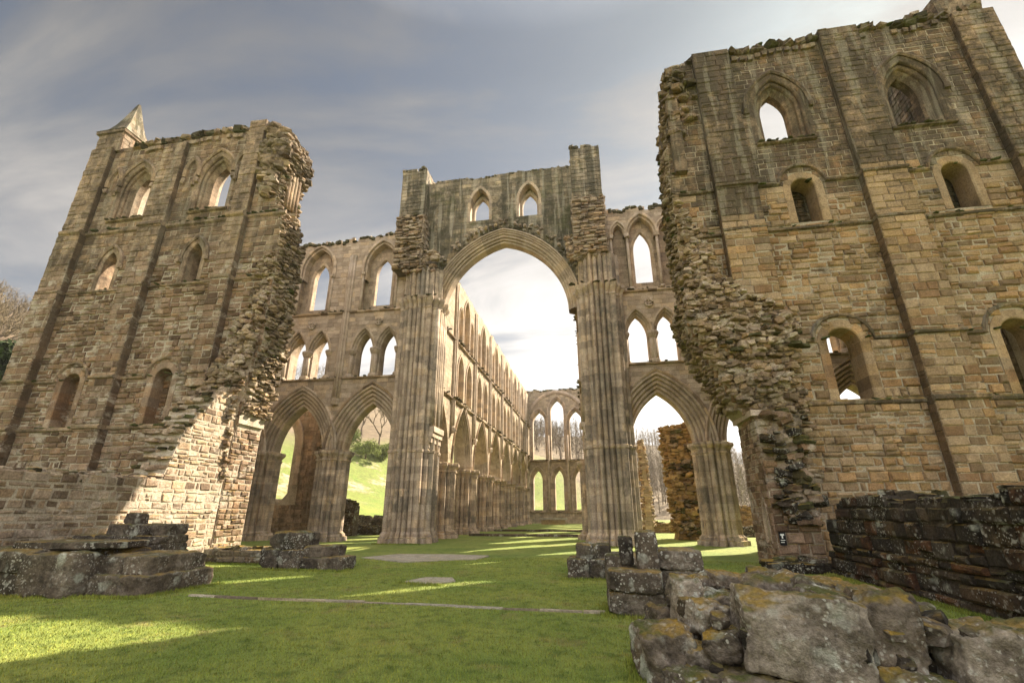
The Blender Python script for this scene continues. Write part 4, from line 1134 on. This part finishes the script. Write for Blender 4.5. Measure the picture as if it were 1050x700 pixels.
def east_wall():
    root = thing('east_wall', 'far end wall of the choir with two tiers of three tall lancets', 'ruined wall', (-5.5, 75.5, 0))
    tf = frame((0, 75, 0), (1, 0, 0), (0, 1, 0)); T = 1.6
    outer = [(-11.2, 0), (.6, 0)]+jag((.6, 20.3), (-11.2, 20.2), .7, .15, 4)
    up = [(-8.85, 1.02, 15.0, 1.9), (-5.9, 1.05, 16.8, 2.0), (-2.95, 1.02, 15.0, 1.9)]
    lo = [(-9.15, .72), (-5.85, .68), (-2.7, .68)]
    hs = [opening(c, a, 9.3, zs, ri) for c, a, zs, ri in up]+[opening(c, a, 1.9, 6.2, 1.5) for c, a in lo]
    fh = [opening(c, a+.32, 9.3, zs, ri+.5) for c, a, zs, ri in up]+[opening(c, a+.5, 1.9, 6.6, 1.9) for c, a in lo]
    m = MB(); plate(m, tf, outer, fh, 0, .5, 'choir'); plate(m, tf, outer, hs, .48, T, 'choir'); m.build('wall', root)
    for k, (c, a, zs, ri) in enumerate(up):
        m = MB(); sweep_arch(m, tf, c, a, zs, ri, rolls(.5, -.12, 0, .55, 3, .9)+[(-.012, .6), (-.012, T+.01)], 'mould', 9.3, 10, PAL_ASH, k, .6); m.build('lancet', root)
    for k, (c, a) in enumerate(lo):
        m = MB(); sweep_arch(m, tf, c, a, 6.2, 1.5, rolls(.62, -.14, 0, .55, 3, .9)+[(-.012, .6), (-.012, T+.01)], 'mould', 1.9, 10, PAL_ASH, k+4, .6); m.build('lancet', root)
    m = MB(); sweep_arch(m, tf, -5.9, 4.7, 14.6, 5.2, [(.0, .03), (0, -.2), (.25, -.24), (.5, -.1), (.5, .03)], 'mould', 9.3, 16, PAL_ASH, 9, .7); m.build('containing_arch', root)
    for z in (1.6, 9.05):
        m = MB(); band(m, tf, [(-11.2, z, 0), (.6, z, 0)], .24, .22, 'mould', 3, PAL_LEFT)
        r = random.Random(int(z)); moss_clumps(m, [tf(r.uniform(-11, .5), -.12, z+.12) for _ in range(40 if z > 5 else 8)], r, 1, (.2, .5), 'mossy'); m.build('string_course', root)
    for x in (-7.4, -4.4):
        m = MB(); tube(m, [tf(x, -.12, z) for z in (1.7, 5, 9, 13)], .2, 'mould', 8); m.build('wall_shaft', root)
    m = MB(); r = random.Random(4)
    for x, z in along(jag((.6, 20.3), (-11.2, 20.2), .7, .15, 4), .6): rock(m, tf(x, .6, z), (.9, 1.4, .3), r.choice(['choir', 'mossy', 'mossy']), r)
    m.build('coping', root)
east_wall()

root = thing('stone_altar', 'low stone altar table on the grass before the far lancet wall', 'altar', (-6.4, 70, 0))
m = MB(); box(m, (-8.1, 69.5, 0), (-4.8, 70.7, .62), 'golden', jit=.02); m.build('base', root)
m = MB(); box(m, (-8.35, 69.3, .62), (-4.55, 70.9, .86), 'slab', jit=.02); m.build('top', root)

# ------------------------------------------------------------------ low walls of the vanished nave and chapels
def low_wall(name, label, tf, outer, T, mat, pal, core, seed, base, course=(.15, .28), length=(.25, .6), cope='rubble', both=False, moss=.3, cat='ruined wall', end=None, proud=.07):
    root = thing(name, label, cat, base)
    m = MB(); plate(m, tf, outer, [], .012, T, core)
    facing(m, tf, outer, [], 0, mat, pal, seed, course, length, .02, .034, proud, .04, .12)
    if both: facing(m, lambda s, d, z: tf(s, T-d, z), outer, [], 0, mat, pal, seed+1, course, length, .018, .022, proud, .03, .12)
    if end:
        for (s, zt, dirn) in end:
            o = Vector(tf(s, 0, 0)); ud = Vector(tf(s, 1, 0))-o; us = Vector(tf(s+1, 0, 0))-o
            facing(m, frame(o, ud, us*dirn), [(0, 0), (T, 0), (T, zt), (0, zt)], [], 0, mat, pal, seed+2, course, length, .018, .02, proud, .03, .12)
    m.build('wall', root)
    m = MB(); r = random.Random(seed)
    for s, z in along([p for p in outer+[outer[0]] if p[1] > .05], .3):
        d = .05
        while d < T:
            w = r.uniform(.25, .5)
            rock(m, tf(s+r.uniform(-.1, .1), d+w/2, z+r.uniform(-.08, .04)), (w*1.2, w, r.uniform(.1, .22)), 'mossy' if r.random() < moss else cope, r, r.choice(PAL_LEFT), .12)
            d += w
    m.build('coping', root)
    return root
fL = frame((-14.9, 0, 0), (0, 1, 0), (-1, 0, 0))
low_wall('aisle_wall', 'long waist-high broken wall in sunlight at the foot of the left-hand tall wall', fL,
         [(2.0, 0), (17.44, 0), (17.44, 7.0)]+jag((17.3, 7.0), (16.0, 5.7), .3, .12, 1)[1:-1]+jag((16.0, 5.7), (15.0, 4.3), .3, .15, 2)+jag((14.6, 2.75), (2.0, 2.5), .6, .1, 3),
         1.3, 'pale_rubble', PAL_LEFT, 'mortar_l', 101, (-15.5, 10, 0), (.13, .31), (.18, .62), 'pale_rubble', moss=.2, proud=.02)
fR = frame((6.5, 0, 0), (0, 1, 0), (1, 0, 0))
low_wall('aisle_wall', 'blackened lichen-spotted broken wall in shade under the right-hand tall wall', fR,
         [(2.5, 0), (16.3, 0), (16.3, .62), (15.9, .62), (15.85, 1.35), (15.3, 1.4), (15.25, 1.9), (12.9, 2.05), (12.85, 1.82)]+jag((12.8, 1.85), (9.4, 1.88), .6, .05, 3)+[(9.35, 2.02)]+jag((9.3, 2.02), (2.5, 2.0), .6, .06, 4),
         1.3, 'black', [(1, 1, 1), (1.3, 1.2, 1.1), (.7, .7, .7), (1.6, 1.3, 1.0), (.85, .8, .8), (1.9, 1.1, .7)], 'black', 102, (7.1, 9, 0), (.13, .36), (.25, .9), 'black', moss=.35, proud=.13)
f34 = frame((0, 34, 0), (1, 0, 0), (0, 1, 0))
root = thing('chapel_wall', 'dark broken chapel wall with one empty pointed window behind the left-hand arcade', 'ruined wall', (-24, 34.5, 0))
ow = [(-29, 0), (-21.0, 0), (-21.0, 3.2)]+jag((-21.1, 3.3), (-21.4, 9.0), .5, .15, 2)+jag((-21.6, 9.2), (-29, 9.6), .6, .2, 3)
hw_ = [(-25.2, 2.9), (-24.8, 2.5), (-24.4, 2.6), (-24.0, 2.2), (-23.6, 2.7), (-23.35, 3.0)]+opening(-24.3, .93, 3.2, 6.6, 2.0)[::-1]
m = MB(); plate(m, f34, ow, [hw_], .03, 1.1, 'mortar'); facing(m, f34, ow, [opening(-24.3, 1.75, 2.2, 6.6, 2.7)], 0, 'left_top', PAL_ASH, 5, (.25, .36), (.4, .8)); m.build('wall', root)
m = MB(); sweep_arch(m, f34, -24.3, .93, 6.6, 2.0, [(.84, .03)]+rolls(.82, -.2, 0, .35, 5, 1.0)+[(-.012, .5), (-.012, 1.11)], 'mould', 3.6, 10, PAL_ASH, 3, .4); m.build('window', root)
m = MB(); r = random.Random(3)
for x, z in along([p for p in ow if p[1] > 3], .35): rock(m, f34(x, .5, z), (.5, 1.0, .25), 'rubble', r, r.choice(PAL_ASH), .1)
m.build('coping', root)

root = thing('wall_fragment', 'tall golden fragment of wall leaning beside the pier seen through the right-hand arch', 'ruined wall', (5.6, 34.3, 0))
pf = [(4.75, 0), (6.45, 0)]+jag((6.5, .5), (6.55, 7.2), .35, .1, 4)+jag((6.4, 7.4), (4.6, 7.1), .4, .15, 5)+jag((4.6, 6.9), (4.85, .4), .4, .1, 6)
m = MB(); f33 = frame((0, 33.4, 0), (1, 0, 0), (0, 1, 0)); plate(m, f33, pf, [], .04, 1.7, 'golden')
facing(m, f33, pf, [], 0, 'golden', PAL_LEFT, 7, (.14, .36), (.2, .6), .02, .05, .2, .05)
scatter(m, f33, [(4.9, .3), (6.3, .3), (6.4, 7), (4.9, 6.9)], lambda s, z: .22, random.Random(2), 150, ['golden', 'golden', 'rubble', 'mossy'], (.15, .5))
m.build('wall', root)
m = MB(); r = random.Random(8); rubble_edge(m, f33, [p for p in pf if p[1] > .3], 0, 1.7, r, 'golden', .3, (.25, .5), .06, PAL_WARM); m.build('torn_edge', root)
root = thing('wall_fragment', 'slender pale sunlit shaft of wall beside the big pier seen through the right-hand arch', 'ruined wall', (4.0, 43, 0))
m = MB(); f42 = frame((0, 42, 0), (1, 0, 0), (0, 1, 0)); q = [(3.6, 0), (4.25, 0)]+jag((4.2, .5), (3.95, 7.4), .4, .07, 3)+jag((3.8, 7.5), (3.6, .4), .4, .07, 4)
plate(m, f42, q, [], .04, 1.2, 'choir'); facing(m, f42, q, [], 0, 'choir', PAL_ASH, 3, (.25, .35), (.3, .6)); m.build('wall', root)
m = MB(); rubble_edge(m, f42, [p for p in q if p[1] > .3], 0, 1.2, random.Random(4), 'pale_rubble', .35, (.25, .5), .06, PAL_WARM); m.build('torn_edge', root)
def far_wall(label, x0, x1, y, h, seed, mat='stump', name='low_wall'):
    f_ = frame((0, y, 0), (1, 0, 0), (0, 1, 0))
    low_wall(name, label, f_, [(x0, 0), (x1, 0)]+jag((x1, h*.8), (x0, h), .45, h*.16, seed), .8, mat, PAL_LEFT, mat, seed, ((x0+x1)/2, y+.4, 0), (.14, .22), (.25, .5), mat, moss=.4)
far_wall('low dark footing wall on grass just right of the second left arcade pier', -18.9, -15.6, 36.5, .55, 31)
far_wall('stubby upright broken wall end standing against the second left arcade pier', -18.8, -18.0, 34.6, 2.6, 35)
far_wall('longer dark footing wall up the bank seen through the left arch', -25.5, -20.5, 45, 1.4, 32)
far_wall('low rubble footing behind the golden wall fragment', 3.2, 9.0, 44, .8, 33, 'golden')
far_wall('short broken golden wall stub seen through the far right arch', 10.2, 11.8, 40, 2.3, 34, 'golden')
far_wall('dark low wall across the grass seen through the far right arch', 7.6, 14, 38, .75, 36)

# ------------------------------------------------------------------ stumps of vanished piers, each of worn blocks
def stump(label, base, stones, mat='stump', seed=0, name='pier_stump', n=15):
    root = thing(name, label, 'pier stump', base, 'stumps of fallen piers')
    for k, st in enumerate(stones):
        (c, sz), rz = st[:2], st[2] if len(st) > 2 else 0
        m = MB(); boulder(m, c, sz, rz+rng.uniform(-.03, .03), st[3] if len(st) > 3 else mat, seed*20+k, n, 14, .04, (rng.uniform(.8, 1.25),)*3)
        m.build('stone', root)
    return root
def blocks(x0, x1, y0, y1, z0, z1, nx, ny, nz, r, gap=.0):
    out = []
    for k in range(nz):
        for j in range(ny):
            xs = [x0]+sorted(x0+(x1-x0)*(i+r.uniform(-.2, .2)+(.3 if k % 2 else 0))/nx for i in range(1, nx))+[x1]
            for i in range(nx):
                a, b = xs[i], xs[i+1]
                out.append((((a+b)/2, y0+(y1-y0)*(j+.5)/ny+r.uniform(-.03, .03), z0+(z1-z0)*(k+.5)/nz), (b-a+.03, (y1-y0)/ny+.03, (z1-z0)/nz+.02)))
    return out
r = random.Random(44)
st = blocks(-14.4, -12.3, 9.2, 11.0, 0, .9, 2, 2, 2, r)+blocks(-12.4, -11.0, 9.15, 11.0, 0, .86, 1, 2, 1, r)+blocks(-11.1, -9.55, 9.6, 11.5, 0, .4, 2, 2, 1, r)+blocks(-11.0, -9.7, 9.75, 11.3, .38, .78, 2, 1, 1, r)
st += [((-12.15, 10.2, .97), (2.5, 1.2, .16), .02, 'stump')]
st += blocks(-14.8, -11.5, 11.7, 12.7, 0, .7, 4, 1, 2, r)+blocks(-14.4, -11.5, 11.75, 12.6, .7, 1.08, 5, 1, 2, r)+blocks(-13.4, -11.6, 11.8, 12.6, 1.06, 1.36, 4, 1, 1, r)+[((-12.85, 12.1, 1.5), (.42, .4, .3))]
stump('wide dark pier stump topped by a flat slab before the sunlit wall', (-12.2, 10.3, 0), st, seed=1)
st = blocks(-10.75, -9.35, 14.8, 16.0, 0, .55, 2, 2, 1, r)+blocks(-10.6, -9.4, 14.9, 15.9, .53, 1.07, 1, 1, 1, r)+blocks(-9.4, -8.4, 14.9, 15.9, 0, .66, 1, 1, 2, r)+blocks(-8.6, -7.85, 14.6, 15.5, 0, .36, 2, 1, 1, r)
stump('stepped dark pier stump on the grass before the left arcade piers', (-9.5, 15.3, 0), st, seed=2)
st = blocks(-.95, .1, 14.1, 15.3, 0, .48, 2, 2, 1, r)+blocks(-.7, .2, 14.2, 15.2, .46, .84, 2, 1, 1, r)+blocks(.05, 1.0, 14.3, 15.2, 0, .6, 1, 1, 2, r)
stump('small two-step pier stump in front of the right-hand pier of the great arch', (0, 14.6, 0), st, seed=3)
st = blocks(.08, 1.0, 9.4, 10.3, 0, .7, 1, 1, 2, r)+blocks(.9, 1.78, 9.9, 10.8, 0, 1.02, 1, 1, 3, r)+[((.83, 10.0, .66), (.4, .45, 1.36)), ((.45, 10.1, 1.0), (.26, .3, .5), 0, 'black'), ((.3, 10.3, .45), (.5, .6, .9))]
stump('dark pier stump with one upright square post of stone beside the foreground boulders', (.9, 10.0, 0), st, seed=4)
root = tag(low_wall('footing_wall', 'ankle-high stone footing between the sunlit wall and the stepped stump', frame((0, 16.0, 0), (1, 0, 0), (0, 1, 0)), [(-13.9, 0), (-10.8, 0), (-10.8, .4)]+jag((-10.85, .42), (-13.9, .42), .5, .04, 3), .6, 'stump', PAL_LEFT, 'stump', 51, (-12.4, 16.2, 0), (.2, .26), (.4, .8), 'stump', moss=.3), 'ankle-high stone footing between the sunlit wall and the stepped stump', 'footing')
low_wall('footing_wall', 'dark plinth course along the foot of the right-hand corner pier', frame((0, 16.2, 0), (1, 0, 0), (0, 1, 0)), [(4.7, 0), (6.5, 0), (6.5, .3), (4.7, .32)], .5, 'black', PAL_LEFT, 'black', 52, (5.6, 16.4, 0), (.2, .3), (.4, .8), 'stump', moss=.3, cat='footing')

# foreground remnant of rubble wall, every stone its own part
root = thing('rubble_wall', 'foreground mound of lichen-covered rubble stones with orange moss at the lower right', 'rubble wall', (2.2, 6.6, 0))
FG = [  # centre, size, yaw, material, tilt, exponent, label
    ((1.93, 6.0, .52), (1.14, .8, .74), -.06, 'bigstone', (-.08, .1), 30, 'largest squared block with pale round lichen on its face'),
    ((2.78, 6.3, .52), (.5, 1.1, .78), -.1, 'boulder', (-.05, .14), 16, None),
    ((2.55, 7.0, .66), (.7, .6, .5), .2, 'stump', (.0, .08), 16, None),
    ((3.3, 6.75, .42), (.55, .7, .66), -.2, 'boulder', (.05, .12), 14, None),
    ((.62, 6.28, .25), (.56, .62, .52), .15, 'boulder', (.05, -.05), 9.5, None),
    ((1.02, 7.05, .58), (.34, .55, .62), .1, 'bigstone', (0, .08), 9.5, None),
    ((1.12, 6.45, .58), (.42, .5, .32), .3, 'bigstone', (.1, .1), 6.6, None),
    ((1.42, 6.75, .62), (.5, .5, .34), -.2, 'boulder', (0, 0), 7.6, None),
    ((1.0, 6.15, .18), (.46, .5, .36), .1, 'bigstone', (0, .1), 6.6, None),
    ((1.2, 6.05, .4), (.36, .45, .24), -.3, 'boulder', (.1, -.15), 7.6, None),
    ((.82, 5.72, .1), (.5, .45, .24), .5, 'boulder', (0, .1), 7.6, None),
    ((1.3, 5.75, .1), (.55, .5, .26), .1, 'boulder', (0, 0), 9.5, None),
    ((1.95, 5.8, .06), (.9, .6, .28), 0.0, 'stump', (0, 0), 11.4, None),
    ((2.75, 5.75, .12), (.7, .6, .34), .1, 'boulder', (0, .1), 9.5, None),
    ((3.5, 6.05, .34), (.72, .8, .62), .08, 'bigstone', (.05, .05), 22, None),
    ((4.3, 6.2, .33), (.76, .8, .6), -.1, 'bigstone', (0, -.04), 13.3, None),
    ((5.2, 6.3, .3), (.9, .8, .6), .1, 'boulder', (0, .05), 11.4, None),
    ((3.3, 5.6, .04), (.6, .5, .22), .3, 'stump', (0, 0), 9.5, None),
    ((1.35, 7.55, .5), (.75, .8, .72), .1, 'boulder', (0, .04), 9.5, None),
    ((2.05, 7.3, .5), (.72, .9, .8), -.1, 'boulder', (0, -.04), 9.5, None),
    ((2.75, 7.75, .45), (.8, .8, .8), .2, 'boulder', (.04, .05), 9.5, None),
    ((1.75, 8.1, .5), (.7, .55, .68), .1, 'bigstone', (0, 0), 9.5, None),
    ((3.5, 7.4, .3), (.8, .9, .6), -.2, 'boulder', (0, .1), 9.5, None),
    ((1.2, 8.15, .45), (.5, .5, .55), .4, 'stump', (.1, 0), 7.6, None),
    ((.95, 6.75, .22), (.55, .6, .44), 0.0, 'boulder', (0, 0), 8.5, None),
    ((.85, 7.6, .22), (.5, .7, .5), .2, 'stump', (0, 0), 9.5, None),
    ((2.45, 6.4, .78), (.5, .6, .2), .2, 'boulder', (.04, .1), 9.5, None),
    ((1.55, 7.2, .86), (.42, .4, .18), .2, 'boulder', (.04, .1), 7.6, None),
    ((2.35, 8.2, .8), (.5, .4, .2), -.2, 'boulder', (.04, .1), 7.6, None),
]
for k, (c, sz, rz, mt, tl, pw, lb) in enumerate(FG):
    m = MB(); big_ = sz[0] > .8
    boulder(m, c, sz, rz, mt, 300+k, 34 if big_ else 22, pw, .055 if big_ else .075, (rng.uniform(.8, 1.2),)*3, tl)
    m.build('stone', root, lb)
m = MB(); r = random.Random(61)
for k in range(90):
    rock(m, (r.uniform(.9, 3.6), r.uniform(5.7, 8.0), r.uniform(.0, .7)), (r.uniform(.12, .3),)*2+(r.uniform(.08, .2),), r.choice(['stump', 'boulder', 'black']), r, (r.uniform(.6, 1.1),)*3, .4)
o = m.build('rubble_infill', root); o['kind'] = 'stuff'

# paving remains, drain line, choir steps, sign
def slab_thing(label, pts, h=.03):
    m = MB(); n = len(pts); r = random.Random(n)
    vs = [(x, y, -.05) for x, y in pts]+[(x+r.uniform(-.03, .03), y+r.uniform(-.03, .03), h) for x, y in pts]
    m.add(vs, [list(range(n, 2*n))]+[[i, (i+1) % n, n+(i+1) % n, n+i] for i in range(n)], 'slab')
    tag(m.build('paving_slab'), label, 'paving slab')
slab_thing('small pale paving slab in the lawn nearest the camera', [(-5.05, 12.6), (-4.3, 12.3), (-3.75, 12.9), (-4.0, 13.6), (-4.8, 13.5)])
slab_thing('wide pale patch of old paving in the lawn before the great arch', [(-9.2, 18.6), (-7.0, 17.4), (-4.6, 18.6), (-4.5, 20.3), (-6.2, 20.6), (-8.4, 20.4)])
m = MB(); r = random.Random(3); x = -8.7
while x < -.05:
    w = r.uniform(.5, 1.1); y = 9.9-.035*(x+8.7)+r.uniform(-.015, .015)
    box(m, (x, y-.05, -.05), (min(x+w-.02, 0), y+.05, .035), 'slab', r.choice(PAL_LEFT), .012); x += w
tag(m.build('stone_kerb'), 'thin line of flush kerb stones running across the lawn', 'kerb')
for y, lb in ((36.2, 'nearer low stone step across the choir lawn'), (45.0, 'farther low stone step across the choir lawn')):
    m = MB(); r = random.Random(int(y)); x = -9.6
    while x < -1.4: w = r.uniform(.8, 1.5); box(m, (x, y, -.05), (x+w-.01, y+.5, .16), 'stump', r.choice(PAL_LEFT), .015); x += w
    tag(m.build('stone_step'), lb, 'step')
root = thing('sign', 'small black notice with white marks fixed to the right-hand corner pier', 'sign', (5.5, 16.85, .72))
m = MB(); box(m, (5.39, 16.84, .72), (5.58, 16.87, 1.1), 'sign_black'); m.build('board', root)
m = MB()
for q, (x0, x1, z0, z1) in enumerate(((5.43, 5.54, 1.0, 1.05), (5.46, 5.5, .92, 1.0), (5.42, 5.55, .86, .88), (5.42, 5.52, .8, .82))): box(m, (x0, 16.832, z0), (x1, 16.838, z1), 'sign_white')
m.build('marks', root)

# ------------------------------------------------------------------ trees, bushes, far wood
def polar(az, d): return d*math.sin(R(az)), d*math.cos(R(az))
def bare_tree(label, az, dist, h, seed, name='bare_tree'):
    r = random.Random(seed); x, y = polar(az, dist); z = ground_h(x, y)-.3
    root = thing(name, label, 'tree', (x, y, z), 'bare trees on the hillside')
    tm, cm = MB(), MB()
    def grow(p, d, L, rad, lvl):
        q = p+d*L*.5+Vector((r.uniform(-1, 1), r.uniform(-1, 1), r.uniform(-.3, .6)))*L*.07
        e = q+(d+Vector((r.uniform(-.25, .25), r.uniform(-.25, .25), r.uniform(-.05, .2)))).normalized()*L*.5
        (tube(tm, [p, q, e], [rad, rad*.85, rad*.7], 'bark', 5) if lvl < 3 else tube(cm, [p, q, e], [rad, rad*.8, rad*.45], 'twig', 3))
        if lvl >= 6: return
        k = 2 if lvl < 1 else r.choice((2, 3, 3))
        for i in range(k):
            ax = Vector((r.uniform(-1, 1), r.uniform(-1, 1), 0)).normalized()
            nd = (d+ax*r.uniform(.4, .85)+Vector((0, 0, .12))).normalized()
            grow(p+(e-p)*r.uniform(.65, 1), nd, L*r.uniform(.6, .8), max(.032, rad*.62), lvl+1)
    grow(Vector((x, y, z)), Vector((r.uniform(-.1, .1), r.uniform(-.1, .1), 1)).normalized(), h*.3, h*.022, 0)
    tm.build('trunk', root); cm.build('crown', root)
LT = [(-62.5, 118, 21, 'bare tree at the extreme left edge of the hillside skyline'), (-60.9, 104, 20, 'brown bare tree on the left slope, second from the picture edge'), (-59.9, 135, 23, 'tall bare tree behind the others on the left slope'), (-58.6, 112, 19, 'bare tree midway between the picture edge and the left wall'),
      (-57.6, 130, 20, 'slim bare tree close beside the left wall on the skyline'), (-56.6, 116, 15, 'bare tree half hidden by the edge of the left wall'), (-61.4, 138, 22, 'pale bare tree behind the left slope group')]
for k, (az, d, h, lb) in enumerate(LT): bare_tree(lb, az, d, h, 500+k)
bare_tree('dark leaning bare tree seen through the first arch left of the great pier', -25.7, 104, 12, 520)
bare_tree('bare tree on the slope seen high in the first arch left of the great pier', -27.6, 120, 12, 521)
bare_tree('bare treetop seen through the triforium opening on the left', -33.7, 205, 15, 522)
bare_tree('bare tree seen through the middle far lancet', -4.2, 150, 14, 523)
bare_tree('bare tree seen through the left far lancet', -7.0, 160, 14, 524)
bare_tree('bare tree seen through the right far lancet', -2.2, 150, 13, 525)
def bush(label, az, dist, h, w, mat, seed, name='bush', n=2600, cat='bush', lz=.16):
    r = random.Random(seed); x, y = polar(az, dist); z = ground_h(x, y)
    root = thing(name, label, cat, (x, y, z))
    m = MB(); tube(m, [(x, y, z-.2), (x+.1, y, z+h*.4), (x, y+.1, z+h*.8)], [.12*h/3, .08*h/3, .03], 'bark', 6); m.build('stem' if cat == 'bush' else 'trunk', root)
    m = MB(); cl = [(r.gauss(0, .27)*w, r.gauss(0, .27)*w, (.25+.62*r.random())*h, r.uniform(.16, .3)*w) for _ in range(16)]
    for _ in range(n):
        cx, cy, cz, cr = r.choice(cl)
        d = Vector((r.gauss(0, 1), r.gauss(0, 1), r.gauss(0, 1))).normalized()*cr*r.random()**.35
        p = Vector((x+cx+d.x, y+cy+d.y, z+max(.1, cz+d.z)))
        a = Vector((r.uniform(-1, 1), r.uniform(-1, 1), r.uniform(-1, 1))).normalized()*lz*r.uniform(.7, 1.6); b = a.cross(Vector((r.uniform(-1, 1), r.uniform(-1, 1), r.uniform(-1, 1)))).normalized()*lz*.6
        m.add([p-a, p+b, p+a, p-b], [[0, 1, 2, 3]], mat, (r.uniform(.6, 1.4),)*3)
    m.build('crown', root)
bush('dark evergreen tree at the left edge below the bare trees', -59.6, 62, 13, 6, 'leaf_dark', 1, 'evergreen_tree', 6000, 'tree', .28)
bush('bright green spring bush at the foot of the dark leaning tree', -26.9, 98, 3.6, 4.5, 'leaf_spring', 2)
bush('yellow-green bush beside the great pier behind the left arch', -24.9, 101, 3.2, 3.6, 'leaf_spring', 3)
bush('olive bush at the left of the first arch behind the pier', -28.9, 103, 3.4, 4.2, 'leaf_spring', 4)
# far leafless wood on the slopes: one mass
m = MB(); r = random.Random(90)
for k in range(3300):
    u = r.random()
    if u > .86: az, d = r.uniform(-66, -55), r.uniform(125, 220)
    elif u < .5: az, d = r.uniform(1, 24), r.uniform(112, 285)
    elif u < .72: az, d = r.uniform(-16, 2), r.uniform(150, 260)
    else: az, d = r.uniform(-72, -18), r.uniform(165, 250)
    x, y = polar(az, d); z = ground_h(x, y)-.3; h = r.uniform(4, 12)
    k_ = r.uniform(.7, 1.3); c = (k_, k_*r.uniform(.92, 1.05), k_*r.uniform(.85, 1.05))
    w = h*.009
    m.add([(x-w, y, z), (x+w, y, z), (x+w*.3, y, z+h*.8), (x-w*.3, y, z+h*.8)], [[0, 1, 2, 3]], 'twig', c)
    for q in range(46):
        t = r.uniform(.25, .95); p = Vector((x+r.gauss(0, .02)*h, y, z+h*t))
        e = p+Vector((r.uniform(-1, 1), r.uniform(-1, 1), r.uniform(.1, 1.1)))*h*.24*(1.15-t*.6)
        s_ = Vector((r.uniform(-1, 1), r.uniform(-1, 1), .2))*h*.008
        m.add([p-s_, p+s_, e], [[0, 1, 2]], 'twig', c)
tag(m.build('woodland'), 'leafless brown wood covering the far hillsides', 'woodland', kind='stuff')

# ------------------------------------------------------------------ grass blades on the near lawn
g = np.random.default_rng(5); n = 330000
rr_ = 3.2+(17.0)*g.random(n)**1.25; aa = g.uniform(R(-66), R(46), n)
gx, gy = rr_*np.sin(aa), rr_*np.cos(aa)
keep = (gx > -14.6) & (gx < 6.2) & ~((np.abs(gy-(9.9-.035*(gx+8.7))) < .075) & (gx > -8.8) & (gx < 0))
gx, gy, rr_ = gx[keep], gy[keep], rr_[keep]; n = len(gx)
gh = g.uniform(.012, .034, n)*(1+.5*g.random(n)); th = g.uniform(0, 6.283, n); wd = (.0028+rr_*.00035)
# longer tufts left by the mower against stones and walls
edges_ = [(-14.6, 9.1, -9.5, 9.3), (-9.5, 9.3, -9.4, 11.6), (-10.9, 14.6, -7.7, 14.5), (-7.7, 14.5, -8.2, 16), (-1.1, 14.0, .2, 14.0), (.0, 9.3, 1.0, 9.25), (.0, 9.3, 0, 10.4), (.25, 5.6, .3, 6.7), (.3, 6.7, .8, 7.9), (-14.7, 15.5, -14.7, 17.4), (-13.9, 15.9, -10.8, 15.9), (6.3, 9, 6.3, 16.3), (-12.4, 26.3, -9.7, 26.3), (-.5, 26.3, 2.1, 26.3), (-5.1, 12.5, -3.9, 12.2)]
ex, ey = [], []
for x0, y0, x1, y1 in edges_:
    k_ = int(900*math.hypot(x1-x0, y1-y0)); t_ = g.random(k_); ex.append(x0+(x1-x0)*t_+g.normal(0, .06, k_)); ey.append(y0+(y1-y0)*t_+g.normal(0, .06, k_))
ex, ey = np.concatenate(ex), np.concatenate(ey); n0 = n
gx, gy = np.concatenate([gx, ex]), np.concatenate([gy, ey]); rr_ = np.hypot(gx, gy); n = len(gx)
gh = np.concatenate([gh, g.uniform(.03, .11, n-n0)*g.random(n-n0)**.5]); th = g.uniform(0, 6.283, n); wd = (.0028+rr_*.00035)
lean = g.uniform(0, .03, n); la = g.uniform(0, 6.283, n)
gz = np.array([noise.noise(Vector((a*.35, b*.35, 0)))*.035 for a, b in zip(gx, gy)])-.004
V = np.empty((n, 3, 3), np.float32)
V[:, 0] = np.stack([gx-np.cos(th)*wd, gy-np.sin(th)*wd, gz], 1); V[:, 1] = np.stack([gx+np.cos(th)*wd, gy+np.sin(th)*wd, gz], 1)
V[:, 2] = np.stack([gx+np.cos(la)*lean, gy+np.sin(la)*lean, gz+gh], 1)
me = bpy.data.meshes.new('grass'); me.vertices.add(n*3); me.loops.add(n*3); me.polygons.add(n)
me.vertices.foreach_set('co', V.ravel()); me.loops.foreach_set('vertex_index', np.arange(n*3, dtype=np.int32))
me.polygons.foreach_set('loop_start', np.arange(0, n*3, 3, dtype=np.int32)); me.polygons.foreach_set('loop_total', np.full(n, 3, np.int32))
me.materials.append(MT['blade'])
ca = me.color_attributes.new('col', 'FLOAT_COLOR', 'CORNER'); k_ = g.uniform(.6, 1.45, n); cc_ = np.ones((n, 4), np.float32)
cc_[:, 0] = k_*g.uniform(.9, 1.25, n); cc_[:, 1] = k_; cc_[:, 2] = k_*g.uniform(.6, 1.1, n)
ca.data.foreach_set('color', np.repeat(cc_, 3, axis=0).ravel()); me.update(); me.validate()
go = bpy.data.objects.new('grass', me); col.objects.link(go)
tag(go, 'short mown grass of the lawn', 'grass', kind='stuff')

# ------------------------------------------------------------------ thin valley haze
m = MB(); MT['haze'] = hz = bpy.data.materials.new('haze'); hz.use_nodes = True
nt = hz.node_tree; nt.nodes.clear(); o_ = nt.nodes.new('ShaderNodeOutputMaterial'); pv = nt.nodes.new('ShaderNodeVolumePrincipled')
pv.inputs['Color'].default_value = (.93, .9, .86, 1); pv.inputs['Density'].default_value = .0004; pv.inputs['Anisotropy'].default_value = .3
nt.links.new(pv.outputs[0], o_.inputs['Volume'])
box(m, (-405, -405, -12), (405, 405, 118), 'haze')
tag(m.build('haze'), 'thin pale haze in the valley air', 'haze', kind='stuff')
